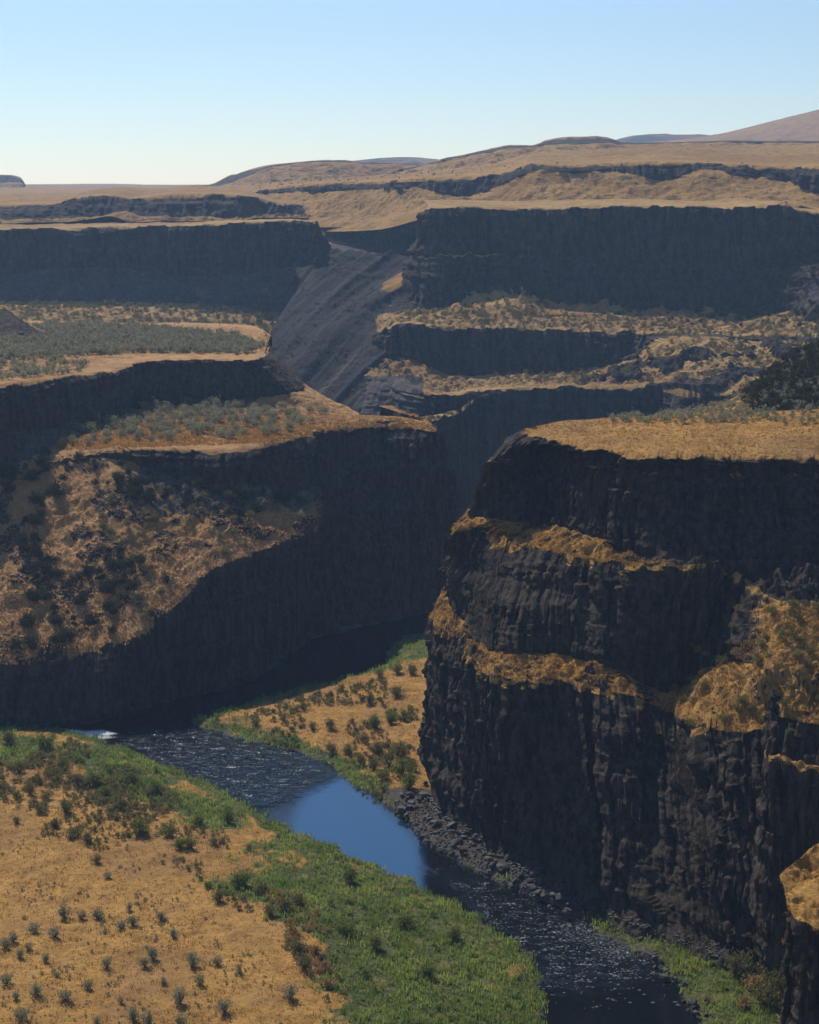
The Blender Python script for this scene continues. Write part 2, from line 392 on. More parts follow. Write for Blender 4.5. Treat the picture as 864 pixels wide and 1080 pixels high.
loft("hillside", st, ['slope', 'slope', 'slope', 'slope'], .5, .5, M_near, "dark brushy hillside behind the golden top of the near bluff", seed=35, concave=.2, kinds=lambda px, py, sg, rock, scree: np.copyto(scree, .9 * smooth(780, 815, px)), cat="hillside", ref=1)

# ---- the long bluff on the left --------------------------------------------------------------
def L_st(t, c, q3, q4, back, bz=None):
    b = np.asarray(back, float)
    bb = b + np.array([0, 16, -42.]) if bz is None else b + np.array([0, 30, bz])
    q4p = P(*q4)
    return [bb, b, P(*t), P(*c) if len(c) == 3 else D(*c[:3]), P(*q3) if len(q3) == 3 else D(*q3[:3]), q4p, q4p + np.array([0, -7, -3.])]
st = [[W(-8, 420, 0), W(-8, 404, 43), W(-3, 402, 43), W(-2, 404, 36), W(-1, 406, 33), W(1, 408, -1), W(4, 408, -4)],
      L_st((455, 452, 43), (464, 484, 364.5, 0), (472, 497, 361, 0), (470, 638, 0), P(452, 445.5, 43)),
      L_st((425, 446.5, 43), (426, 489, 368.5, 0), (427, 496, 367, 0), (425, 652, 0), P(425, 440, 43)),
      L_st((370, 449, 43), (370, 492, 367.5, 0), (372, 499, 366, 0), (370, 664, 0), P(372, 437, 43.5)),
      L_st((322, 457, 43), (314, 528, 30), (327, 555, 26.5), (320, 680, 0), W(-27, 392, 43.5)),
      L_st((292, 466, 43), (275, 519, 33.3), (287, 576, 25.3), (287, 704, 0), W(-46, 399, 43.5)),
      L_st((240, 474, 43), (235, 517, 35), (225, 598, 23.7), (235, 725, 0), W(-80, 410, 43.5), 0),
      L_st((170, 473, 43), (170, 498, 38), (188, 634, 19), (190, 735, 0), W(-105, 410, 43.5), 0),
      L_st((110, 474, 42.6), (110, 482, 41), (143, 672, 15), (140, 752, 0), W(-125, 410, 42), 0),
      L_st((70, 480, 41), (66, 486, 40), (88, 686, 12.5), (85, 761, 0), W(-140, 410, 40.5), 0),
      L_st((20, 482, 40.5), (16, 490, 39.2), (20, 702, 11), (10, 769, 0), W(-160, 410, 40), 0),
      L_st((-60, 482, 40.5), (-60, 490, 39.2), (-60, 705, 10.5), (-70, 773, 0), W(-190, 410, 40), 0)]
loft("canyon_cliff", st, ['hid', 'dry', 'wall', 'slope', 'wall', 'talus'], .33, .33, M_slope,
     "long dark bluff with rusty grass spur above the shaded river", amp=.9, colw=2.0, colh=6, seed=51, ref=3, lump=1.0, concave=0, kinds=L_kind, butt_amp=1.6, rim=.9)

# upper step of the left bluff
def U_st(r, f, a, back, e=4):
    rp = P(*r); ap = P(*a)
    return [np.asarray(back, float) + np.array([0, 25, -25.]), np.asarray(back, float), rp, D(f[0], f[1], rp[1] - e), ap, ap + np.array([0, -3, -6.])]
st = [[W(-46, 520, 20), W(-46, 490, 55), W(-40, 450, 55), W(-33, 440, 48), W(-24, 426, 43), W(-26, 420, 36)],
      U_st((278, 374, 55), (316, 411), (374, 440.5, 43), W(-42, 470, 55), 10),
      U_st((270, 379, 55), (300, 417), (312, 432, 43.6), W(-50, 500, 55)),
      U_st((215, 378, 55), (215, 424), (215, 437, 43.5), W(-72, 510, 55)),
      U_st((160, 380, 55), (160, 431), (160, 443, 43.5), W(-92, 510, 55)),
      U_st((110, 392, 55), (107, 442), (103, 466, 42.6), W(-112, 510, 55.5)),
      U_st((60, 398, 55.5), (60, 450), (60, 490, 39.4), W(-135, 510, 56)),
      U_st((0, 405, 56.5), (0, 456), (0, 506, 36.6), W(-160, 510, 57)),
      U_st((-80, 410, 57), (-80, 460), (-80, 508, 36.6), W(-195, 510, 57))]
loft("canyon_cliff", st, ['hid', 'dry', 'wall', 'talus', 'hid'], .4, .4, M_slope, kinds=lambda px, py, sg, rock, scree: (np.copyto(scree, scree * (1 - .95 * (sg == 3) * smooth(262, 285, px))), np.copyto(rock, rock * (1 - .9 * (sg == 3) * smooth(262, 285, px)))), label=
     "upper rock step above the sage terrace of the long bluff", amp=.9, colw=2.0, colh=5, seed=61, ref=2)
st = [[W(-130, 500, 54), D(-40, 318, 470), D(-40, 352, 452)], [W(-118, 480, 54), D(0, 322, 465), D(4, 356, 446)], [W(-108, 470, 54), D(22, 336, 460), D(28, 354, 450)], [W(-103, 470, 53), D(46, 351, 458), D(48, 356, 452)]]
loft("canyon_cliff", st, ['dry', 'wall'], .5, .5, M_mid, "small dark knoll on the sage flat at the frame edge", seed=65, amp=.6)

# ---- far left: bench and long shaded wall ----------------------------------------------------
def FL_st(r, f, a, b, y=690):
    rp = D(*r, y); bp = D(*b)
    return [W(rp[0] * 1.18, 830, 79.5), rp, D(*f, y - 7), D(*a, y - 20), bp, bp + np.array([0, -25, -38.])]
st = [FL_st((-120, 240), (-120, 284), (-120, 318), (-120, 347, 575)),
      FL_st((0, 241), (0, 290), (0, 318), (0, 347, 575)),
      FL_st((60, 240), (60, 284), (60, 318), (60, 348, 572)),
      FL_st((130, 238), (130, 282), (130, 319), (130, 352, 570)),
      FL_st((200, 236.5), (200, 292), (200, 320), (200, 358, 572)),
      FL_st((262, 233), (265, 288), (262, 325), (250, 365, 580)),
      FL_st((306, 231.5), (316, 280), (300, 330), (275, 372, 590), 686),
      FL_st((324, 233.5), (337, 268), (316, 326), (292, 370, 600), 684),
      [W(-54, 850, 79), W(-52, 745, 80), W(-49, 745, 66), W(-45, 742, 55), W(-42, 735, 45), W(-38, 725, 20)]]
loft("canyon_cliff", st, ['top', 'wall', 'talus', 'slope', 'hid'], .8, .7, M_mid,
     "distant shaded wall rising over the scrubby bench", amp=.8, fs=2.0, colw=3.5, colh=9, rim=.6, seed=71, ref=1)

# second far left wall
def FL2(r, f, y0=800):
    a = D(*r, y0); b = D(*f, y0 - 12)
    return [a + np.array([a[0] * .6, 600, 1.5]), a, b, b + np.array([0, -40, -1.0])]
st = [FL2((-120, 216), (-120, 231)), FL2((0, 216), (0, 231)), FL2((33, 215), (33, 231)), FL2((60, 214), (62, 230)), FL2((78, 208), (82, 230)), FL2((118, 206.5), (112, 227)), FL2((134, 210), (132, 224)),
      FL2((150, 208), (150, 229)), FL2((178, 204.5), (178, 229)), FL2((222, 204), (220, 229)), FL2((262, 206), (255, 230)), FL2((285, 212), (276, 226), 815), FL2((330, 216), (330, 226), 860)]
loft("canyon_cliff", st, ['top', 'wall', 'slope'], 1.0, .8, M_far, "farther low rock wall under the tan plain at the skyline", amp=.5, fs=2.5, colw=4, colh=9, seed=81, ref=1, rim=.8)

# ---- far right wall and the terraces under it ------------------------------------------------
def FR_st(r, l, f, y=650, tb=None):
    a = D(*r, y); b = D(*l, y - 6); b2 = D(l[0], l[1] + 2, y - 8); c = D(*f, y - 24)
    return [a + np.array([0, 90., 1.5]) if tb is None else np.asarray(tb, float), a, b, b2, c, c + np.array([0, -14., -8.])]
st = [[W(40, 760, 88), W(28, 735, 88), W(22, 732, 70), W(21, 732, 69), W(18, 725, 50), W(16, 720, 40)],
      FR_st((444, 222), (441, 270), (430, 330), 655, W(30, 745, 89)),
      FR_st((452, 219), (452, 270), (450, 333)),
      FR_st((500, 218), (500, 270), (500, 330)), FR_st((560, 219), (560, 270), (556, 326)),
      FR_st((620, 217), (620, 271), (615, 330)), FR_st((700, 216), (700, 273), (700, 335)), FR_st((780, 218), (780, 276), (780, 338), 645),
      FR_st((825, 215), (828, 274), (826, 330), 640), FR_st((850, 222), (850, 268), (850, 300), 636), FR_st((880, 225), (885, 262), (885, 285), 634), FR_st((980, 225), (985, 262), (985, 285), 632)]
loft("canyon_cliff", st, ['top', 'wall', 'ledge', 'wall', 'talus'], .8, .6, M_mid,
     "great far wall in blue shade under the golden upper slopes", amp=.85, fs=1.8, colw=3.0, colh=10, rim=.7, seed=91, ref=1, kinds=lambda px, py, sg, rock, scree: np.copyto(rock, np.maximum(rock, (sg == 2) * smooth(470, 640, px) * 1.2)))

# talus humps, columned step and grassy tongue below the great wall
def T_kind(px, py, sg, rock, scree):
    m = smooth(452, 440, px) * smooth(392, 402, py); scree += m * (1.1 - scree); rock *= 1 - m
    G = KG[0]; q = smooth(.12, .38, fbm(G[..., 0] * .09, G[..., 1] * .09, G[..., 2] * .3, 3, 108)) * (sg == 3) * smooth(600, 650, px)
    rock += q * (1.15 - rock); G[..., 2] += q * 1.3
def T_st(k, m, r, f, o, b, y=(584, 579, 530, 524)):
    return [D(*k, 640), D(*m, 616), D(*r, y[0]), D(*f, y[1]), D(*o, y[2]), D(*b, y[3])]
st = [T_st((396, 322), (394, 338), (390, 352), (386, 374), (372, 396), (352, 440), (616, 612, 592, 566)),
      T_st((418, 320), (415, 333), (409, 344), (407, 374), (396, 396), (386, 442), (594, 590, 566, 545)),
      T_st((438, 324), (436, 333), (432, 340), (436, 378), (424, 402), (416, 446), (588, 584, 556, 540)),
      T_st((462, 320), (462, 331), (460, 343), (462, 392), (452, 414), (450, 470)),
      T_st((492, 306), (492, 326), (492, 345), (490, 396), (481, 414), (485, 530)),
      T_st((545, 300), (545, 316), (540, 345), (545, 396), (530, 408), (530, 530)),
      T_st((575, 312), (575, 326), (575, 347), (575, 394), (575, 406), (575, 528)),
      T_st((625, 314), (625, 330), (622, 347), (625, 389), (630, 407), (630, 528)),
      T_st((680, 318), (680, 334), (676, 350), (668, 376), (690, 407), (690, 528), (584, 576, 530, 524)),
      T_st((720, 316), (720, 334), (705, 352), (700, 357), (730, 412), (735, 528), (584, 574, 520, 514)),
      T_st((790, 316), (790, 338), (785, 353), (785, 357), (800, 415), (800, 528), (584, 576, 515, 510)),
      T_st((860, 285), (860, 320), (850, 352), (850, 360), (880, 415), (880, 528), (584, 574, 510, 504)),
      T_st((960, 285), (960, 320), (950, 352), (950, 360), (980, 415), (980, 528), (584, 574, 510, 504))]
loft("canyon_cliff", st, ['slope', 'slope', 'wall', 'slope', 'wall'], .7, .5, M_mid,
     "columned rock step with lit talus humps and a grassy tongue", amp=1.0, fs=1.5, colw=2.6, colh=8, rim=.9, butt_amp=1.2, seed=101, ref=2, lump=1.3, concave=.3, kinds=T_kind)

# low spur behind the long bluff
def S_st(r, b, by=-4):
    p = P(*r); q = P(*b); return [p + np.array([1., 16, -8.0]), p + np.array([0, 4., .5]), p, W(p[0], p[1] - 5, -2) if b[2] < 0 else q]
st = [S_st((330, 452, 31), (0, 0, -1)), S_st((400, 447, 31), (0, 0, -1)), S_st((440, 444, 31), (0, 0, -1)), S_st((470, 439.5, 31), (0, 0, -1)), S_st((489, 433, 31), (0, 0, -1)),
      [W(24, 520, 34), W(20, 500, 31), W(21, 500, 31), W(22, 500, -2)]]
loft("canyon_cliff", st, ['slope', 'ledge', 'wall'], .6, .5, M_mid, "low rock spur with thin lit rim beyond the long bluff", amp=.5, fs=1.2, seed=111, ref=2)

# scree chute between the two far walls
def chute(px, py, sg, rock, scree):
    G = KG[0]; pc = G[..., 0] * -.907 + G[..., 1] * .42; al = G[..., 0] * .42 + G[..., 1] * .907
    pc = pc + 4 * vnoise(al * .02, pc * .05, pc * 0, 501)
    r = 1 - np.abs(vnoise(pc * .10, al * .006, pc * 0, 502)); r2 = 1 - np.abs(vnoise(pc * .27, al * .012, pc * 0, 503))
    G[..., 2] += 3.2 * (r - .6) + 1.1 * (r2 - .6)
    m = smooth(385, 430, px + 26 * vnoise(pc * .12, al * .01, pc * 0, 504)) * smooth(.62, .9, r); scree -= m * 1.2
st = [[D(300, 262, 690), D(318, 300, 660), D(290, 345, 620), D(262, 400, 575), D(262, 470, 555)],
      [D(335, 260, 690), D(335, 300, 652), D(318, 350, 608), D(300, 415, 562), D(300, 480, 545)],
      [D(370, 264, 690), D(372, 300, 650), D(358, 350, 604), D(345, 425, 556), D(345, 490, 538)],
      [D(405, 266, 690), D(410, 300, 650), D(398, 350, 602), D(392, 435, 550), D(392, 490, 534)],
      [D(440, 267, 690), D(440, 300, 652), D(432, 350, 604), D(440, 440, 547), D(440, 490, 532)],
      [D(470, 267, 690), D(470, 300, 655), D(470, 350, 612), D(480, 445, 560), D(480, 490, 545)]]
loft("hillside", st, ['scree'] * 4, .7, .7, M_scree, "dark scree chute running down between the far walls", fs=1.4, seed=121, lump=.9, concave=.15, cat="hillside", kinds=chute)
# back wall above the chute
st = [[D(px, 234, 960), D(px, py, 800), D(px, 258, 790), D(px, 268, 700)] for px, py in ((290, 243), (335, 242), (352, 247), (364, 255), (372, 256), (384, 244), (405, 239), (430, 236), (480, 235))]
loft("canyon_cliff", st, ['dry', 'wall', 'talus'], .8, .7, M_mid, "short shaded wall closing the gap above the scree chute", kinds=lambda px, py, sg, rock, scree: np.copyto(rock, np.where(sg == 1, .45 + .8 * fbm(KG[0][..., 0] * .05, KG[0][..., 1] * .05, KG[0][..., 2] * .2, 3, 909), rock)), amp=.9, fs=1.6, colw=3, colh=8, seed=131, ref=1)  # tan mixed into the rock to paint in paler haze and lit ledges

# upper right slopes: lit talus under a broken dark rim
def FU(top, rim, foot, toe, y):
    return [D(*top, y + 620), D(*rim, y), D(*foot, y - 6), D(*toe, y - 34 if y < 900 else y - 60), D(toe[0], toe[1] + (11 if 800 <= y < 900 else 7), y - 58 if 800 <= y < 900 else 690 if y < 900 else 760)]
st = [FU((200, 196), (255, 206), (255, 210), (232, 229), 960), FU((285, 191), (299, 196), (299, 203), (268, 231), 900), FU((345, 188), (345, 192), (345, 203), (325, 233), 860), FU((400, 184), (410, 190), (412, 199), (400, 231), 830),
      FU((440, 180), (440, 187), (440, 199), (445, 220), 800), FU((500, 172), (500, 185), (494, 207), (490, 216), 790), FU((530, 165), (530, 182), (528, 196), (535, 216), 780), FU((560, 158), (562, 172.5), (562, 182), (565, 217), 770),
      FU((600, 154), (600, 174), (600, 181), (605, 216), 765), FU((650, 152), (650, 171), (650, 181), (655, 215), 760), FU((700, 150), (700, 170), (700, 192), (705, 214), 755), FU((740, 149), (740, 171), (740, 179), (745, 213), 752),
      FU((780, 149), (780, 173), (790, 186), (785, 213), 745), FU((826, 149), (826, 174), (832, 192), (826, 213), 735), FU((864, 149), (864, 174), (864, 205), (864, 221), 715), FU((980, 149), (980, 174), (980, 205), (980, 222), 700)]
loft("hills", st, ['dry', 'wall', 'slope', 'dry'], 1.2, .9, M_far, "golden upper slopes under a broken dark rim of rock", amp=.75, fs=2.2, colw=4, colh=7, seed=141, ref=1, rim=.9, lump=.6, concave=.5, cat="hillside")

# hills along the skyline
def ridge(label, pts, y, drop, depth, mat, seed, fs=6, lump=.8, amp=.5, rockrows=None):
    sts = []
    for q in pts:
        px, py = q[:2]; a = D(px, py, y); dy = q[2] if len(q) > 2 else 3
        b = D(px, py + dy, y - depth * .35); c = D(px, py + drop, y - depth)
        sts.append([a + np.array([a[0] * 400 / y, 400, -8.]), a, b, c, c + np.array([0, -150, -12.])])
    return loft("hills", sts, ['top', 'wall' if rockrows else 'slope', 'slope', 'dry'], fs * .6, fs * .5, mat, label, fs=fs, seed=seed, lump=lump, amp=amp, concave=.1, cat="hill", ref=1, colw=8, colh=20)
ridge("low tan hill with a dark rocky nose on the skyline", [(200, 196), (228, 193.5), (234, 191, 4), (246, 184.5, 8), (262, 178.5, 9), (280, 174, 6), (300, 171.5, 3), (322, 169.5), (345, 168), (380, 170), (430, 171), (470, 174), (540, 178)], 1350, 26, 130, M_far, 151, rockrows=True, fs=4)
ridge("stepped tan hill with flat rocky crown on the skyline", [(420, 178), (455, 170), (475, 165, 4), (495, 161, 4), (518, 156, 4), (545, 153.5, 3), (565, 152, 4), (575, 147.5, 6), (590, 144, 9), (615, 143, 9), (640, 143.5, 7), (655, 148, 4), (690, 149), (720, 148.5), (770, 147), (830, 148), (900, 147), (1000, 147)], 1250, 24, 150, M_far, 161, rockrows=True, fs=4)
ridge("bare brown dome of a hill at the end of the skyline", [(690, 150), (730, 146), (760, 141), (790, 134), (815, 127.5), (840, 121), (865, 115.5), (910, 108), (980, 104), (1060, 110)], 2600, 40, 500, M_far, 171, fs=10, lump=.25)
ridge("faint blue ridge at the far horizon", [(350, 172), (385, 168), (410, 166), (440, 166), (465, 168.5), (520, 170), (600, 160), (640, 150), (660, 144.5), (680, 142), (700, 141.5), (730, 142.5), (780, 146)], 2950, 30, 250, M_ridge, 181, fs=25, lump=.2)
ridge("dark flat-topped mesa at the far edge of the plain", [(-90, 183, 9), (-30, 183, 9), (0, 184, 8), (14, 184.5, 8), (22, 187, 6), (25, 191, 3), (27, 195, 1)], 1900, 14, 60, M_far, 191, rockrows=True, fs=4)

# distant plain, one sheet out to the horizon
gx = np.concatenate([np.linspace(-9000, -900, 12), np.linspace(-800, 900, 110), np.linspace(1000, 9000, 12)])
gy = np.concatenate([np.linspace(800, 1400, 50), np.linspace(1450, 3380, 34)])
X, Y = np.meshgrid(gx, gy)
Z = 80 + 14 * smooth(815, 1500, Y) + 2.0 * fbm(X / 160, Y / 160, X * 0, 3, 5) * smooth(850, 1300, Y) - 3
V = np.stack([X, Y, Z], -1).reshape(-1, 3)
link("ground_plain", make_mesh("ground_plain", V, grid_faces(*X.shape)[:, ::-1], {'rock': np.zeros(len(V)), 'scree': np.zeros(len(V)), 'green': np.zeros(len(V))}, [M_far], True), "tan plain running out to the horizon", "ground", None, 'structure')
# low base sheet under everything
V = np.array([[-12000, -300, -8], [12000, -300, -8], [12000, 3390, -8], [-12000, 3390, -8]], float)
link("ground", make_mesh("ground", V, [[0, 1, 2, 3]], {'rock': np.zeros(4), 'scree': np.ones(4), 'green': np.zeros(4)}, [M_near]), "dark earth under the canyon", "ground", None, 'structure')

# ------------------------------------------------------------------ canyon floor and river
def poly(px, z=0.0): return np.array([P(*q, z)[:2] if len(q) == 2 else np.array(q[:2], float) for q in px])
RIVER = poly([(585, 1110), (573, 1080), (574, 1050), (560, 1008), (520, 977), (470, 949), (443, 936), (400, 916), (350, 894), (300, 873), (270, 856), (230, 835), (190, 815), (140, 793), (100, 779), (70, 770), (20, 767), (-40, 766),
              (-60, 755), (20, 752), (85, 744), (140, 736), (190, 724), (235, 716), (285, 698), (320, 676), (370, 660), (425, 648), (470, 634), (30, 400, 0), (60, 470, 0), (100, 560, 0),
              (140, 560, 0), (100, 470, 0), (50, 385, 0), (14, 345, 0), (450, 668), (424, 671), (411, 688), (409, 697), (408, 703), (370, 714), (330, 723), (280, 738), (230, 752), (205, 762), (215, 769), (250, 777), (290, 788), (330, 799), (355, 812), (375, 827), (400, 846), (425, 864), (440, 885), (470, 905), (520, 928),
              (570, 951), (612, 967), (650, 990), (688, 1015), (716, 1040), (742, 1075), (755, 1110)])
def sdf(pts, pg):
    n = len(pg); best = np.full(len(pts), 1e9); ins = np.zeros(len(pts), bool)
    for i in range(n):
        a, b = pg[i], pg[(i + 1) % n]; e = b - a
        w = pts - a; t = np.clip((w @ e) / (e @ e + 1e-9), 0, 1)
        best = np.minimum(best, ((w - t[:, None] * e) ** 2).sum(1))
        c = (a[1] <= pts[:, 1]) != (b[1] <= pts[:, 1])
        xx = a[0] + (pts[:, 1] - a[1]) / (e[1] if abs(e[1]) > 1e-9 else 1e-9) * e[0]
        ins ^= c & (pts[:, 0] < xx)
    d = np.sqrt(best); return np.where(ins, -d, d)

# floor-level zones, drawn on the ground
GREEN = [poly(q, 1.5) for q in (
    [(-20, 764), (70, 776), (140, 793), (230, 836), (300, 873), (350, 894), (443, 936), (520, 977), (562, 1008), (578, 1100), (380, 1110), (352, 1060), (318, 1000), (270, 950), (243, 925), (262, 902), (330, 905), (320, 893), (270, 875), (215, 866), (150, 842), (110, 830), (80, 800), (-20, 795)],
    [(205, 760), (222, 752), (290, 768), (340, 792), (375, 815), (420, 850), (445, 880), (440, 886), (400, 848), (355, 813), (290, 789), (215, 770)],
    [(640, 962), (685, 972), (750, 1005), (815, 1040), (815, 1110), (750, 1110), (716, 1040)],
    [(408, 700), (411, 686), (424, 668), (460, 662), (460, 694), (415, 700)])]
FX0, FX1, FY0, FY1, FS = -130., 115., 138., 420., .42
gx = np.arange(FX0, FX1, FS); gy = np.arange(FY0, FY1, FS)
X, Y = np.meshgrid(gx, gy); pts = np.stack([X.ravel(), Y.ravel()], 1)
dr = sdf(pts, RIVER) + .9 * fbm(pts[:, 0] * .35, pts[:, 1] * .35, pts[:, 0] * 0, 3, 21)
gm = np.full(len(pts), -1e9)
for g in GREEN: gm = np.maximum(gm, -sdf(pts, g))
gm = gm + 3.6 * fbm(pts[:, 0] * .13, pts[:, 1] * .13, pts[:, 0] * 0, 4, 22, .65)
green_w = smooth(-3.5, 3.5, gm)
rocky = np.maximum(-sdf(pts, poly([(408, 838), (450, 838), (540, 893), (620, 940), (640, 958), (612, 968), (560, 948), (500, 920), (460, 900), (435, 880), (415, 858)])), -sdf(pts, poly([(640, 975), (690, 1012), (722, 1045), (750, 1110), (735, 1110), (705, 1045), (670, 1005)])))
rocky = smooth(-1.0, 1.0, rocky + .8 * fbm(pts[:, 0] * .4, pts[:, 1] * .4, pts[:, 0] * 0, 2, 26))
green_w = np.maximum(green_w, smooth(5.0, 1.5, dr) * .95) * (1 - rocky)
left = smooth(8, -8, pts[:, 0] - (2 + (250 - pts[:, 1]) * .25))
far_l = smooth(0, 60, dr)
n_f = fbm(pts[:, 0] * .06, pts[:, 1] * .06, pts[:, 0] * 0, 3, 23); n_m = fbm(pts[:, 0] * .5, pts[:, 1] * .5, pts[:, 0] * 0, 3, 24)
Zf = np.where(dr > 0, .15 + .5 * rocky + .7 * smooth(0, 4, dr) + 2.2 * far_l + .8 * n_f * smooth(3, 20, dr), -np.minimum(1.2, -dr * .35)) + .16 * n_m * smooth(-.5, 2, dr)
Zf = Zf.reshape(X.shape)
def floor_z(x, y):
    i = np.clip(((np.asarray(y) - FY0) / FS), 0, X.shape[0] - 2); j = np.clip(((np.asarray(x) - FX0) / FS), 0, X.shape[1] - 2)
    i0, j0 = i.astype(int), j.astype(int); a, b = i - i0, j - j0
    return (Zf[i0, j0] * (1 - a) + Zf[i0 + 1, j0] * a) * (1 - b) + (Zf[i0, j0 + 1] * (1 - a) + Zf[i0 + 1, j0 + 1] * a) * b
V = np.stack([X, Y, Zf], -1).reshape(-1, 3)
scr = np.maximum(smooth(1.0, -.3, dr) * .9, rocky * 1.3)
link("canyon_floor", make_mesh("canyon_floor", V, grid_faces(*X.shape)[:, ::-1], {'rock': np.zeros(len(V)), 'scree': scr, 'green': green_w}, [M_near]), "golden grass flats and green banks along the canyon floor", "ground", None, 'structure')

RAPID = [poly(q) for q in ([(118, 766), (240, 768), (290, 782), (335, 800), (352, 816), (318, 836), (285, 845), (240, 838), (180, 812), (130, 790)],
                           [(455, 915), (540, 940), (620, 965), (690, 1008), (705, 1030), (660, 1040), (600, 1040), (565, 1045), (550, 1005), (505, 965)])]
FOAM2 = poly([(575, 962), (620, 972), (690, 1003), (680, 1016), (630, 1012), (590, 995)])
FOAM = [poly([(62, 768), (118, 767.5), (128, 779), (100, 781), (70, 774)])]
ws = .38
gx = np.arange(-90, 112, ws); gy = np.arange(150, 420, ws); X2, Y2 = np.meshgrid(gx, gy); p2 = np.stack([X2.ravel(), Y2.ravel()], 1)
dw = sdf(p2, RIVER)
rp = np.full(len(p2), -1e9)
for g in RAPID: rp = np.maximum(rp, -sdf(p2, g))
rp = smooth(-3.5, 3.0, rp + 1.5 * fbm(p2[:, 0] * .2, p2[:, 1] * .2, p2[:, 0] * 0, 2, 31))
fo = -sdf(p2, FOAM[0]); fo = .8 * smooth(-2.0, 2.2, fo + .8 * fbm(p2[:, 0] * .4, p2[:, 1] * .8, p2[:, 0] * 0, 2, 32))
fo = np.maximum(fo, .48 * smooth(-2.5, 2.5, -sdf(p2, FOAM2) + 1.5 * fbm(p2[:, 0] * .3, p2[:, 1] * .3, p2[:, 0] * 0, 2, 35)))
sky_m = -sdf(p2, poly([(318, 838), (360, 818), (400, 846), (442, 886), (447, 905), (446, 940), (400, 930), (300, 878)])); sky_m = smooth(-1.3, 2.0, sky_m)  # painted sky reflection on the pool, right edge cut where the cliff's reflection begins
wz = rp * (.10 * fbm(p2[:, 0] * .7, p2[:, 1] * 1.0, p2[:, 0] * 0, 2, 33) + .05 * fbm(p2[:, 0] * 1.9, p2[:, 1] * 2.2, p2[:, 0] * 0, 2, 34))
V = np.stack([p2[:, 0], p2[:, 1], wz], 1)
fc = grid_faces(*X2.shape)[:, ::-1]; keep = (dw[fc] < 3.0).any(1); fc = fc[keep]
used = np.unique(fc); rm = np.zeros(len(V), int); rm[used] = np.arange(len(used))
link("river_water", make_mesh("river_water", V[used], rm[fc], {'rapid': rp[used], 'foam': fo[used], 'sky_tint': sky_m[used]}, [M_water], True), "dark river with white riffles and a blue pool", "water", None, 'structure')

exec_veg = True
#VEG#
# ------------------------------------------------------------------ vegetation and rocks
def inpoly(px, py, pg):
    pg = np.asarray(pg, float); ins = np.zeros(len(px), bool); n = len(pg)
    for i in range(n):
        a, b = pg[i], pg[(i + 1) % n]
        c = (a[1] <= py) != (b[1] <= py)
        with np.errstate(divide='ignore', invalid='ignore'):
            xx = a[0] + (py - a[1]) / (b[1] - a[1]) * (b[0] - a[0])
        ins ^= c & (px < xx)
    return ins

def on_surface(label, n, pg, seed, nzmin=.55, segs=None):
    """n random points on a terrain sheet inside an outline of the view, standing on ground flat enough to grow on."""
    G, sid = SURF[label]; rg = np.random.default_rng(seed)
    a = G[1:, :-1] - G[:-1, :-1]; b = G[:-1, 1:] - G[:-1, :-1]
    nn = np.cross(a, b); ar = np.linalg.norm(nn, axis=2); nz = np.abs(nn[..., 2]) / (ar + 1e-9)
    px, py = project(G[:-1, :-1]); ok = inpoly(px.ravel(), py.ravel(), pg) & (nz.ravel() > nzmin)
    if segs is not None: ok &= np.repeat(np.isin(sid[:-1], segs)[:, None], G.shape[1] - 1, 1).ravel()
    wgt = ar.ravel() * ok
    if wgt.sum() <= 0: return np.zeros((0, 3))
    c = rg.choice(len(wgt), size=n, p=wgt / wgt.sum())
    i, j = np.unravel_index(c, ar.shape); s, t = rg.random((2, n, 1))
    return G[i, j] + a[i, j] * s + b[i, j] * t

def on_floor(n, pg, seed):
    rg = np.random.default_rng(seed); w = poly(pg, 2.0); lo, hi = w.min(0), w.max(0); out = []
    while sum(map(len, out)) < n:
        q = lo + rg.random((n * 2, 2)) * (hi - lo); q = q[sdf(q, w) < 0]; out.append(q)
    q = np.concatenate(out)[:n]; return np.column_stack([q, floor_z(q[:, 0], q[:, 1])])

def floor_at(px, py):
    z = 2.0
    for _ in range(6):
        p = P(px, py, z); z = float(floor_z(p[0], p[1]))
    return P(px, py, z)

def spaced(p, d, seed=0):
    cell, keep = {}, []
    for i, q in enumerate(p):
        k = (int(q[0] // d), int(q[1] // d)); ok = True
        for a in (-1, 0, 1):
            for b in (-1, 0, 1):
                for m in cell.get((k[0] + a, k[1] + b), ()):
                    if (p[m][0] - q[0]) ** 2 + (p[m][1] - q[1]) ** 2 < d * d: ok = False
        if ok: cell.setdefault(k, []).append(i); keep.append(i)
    return p[keep]

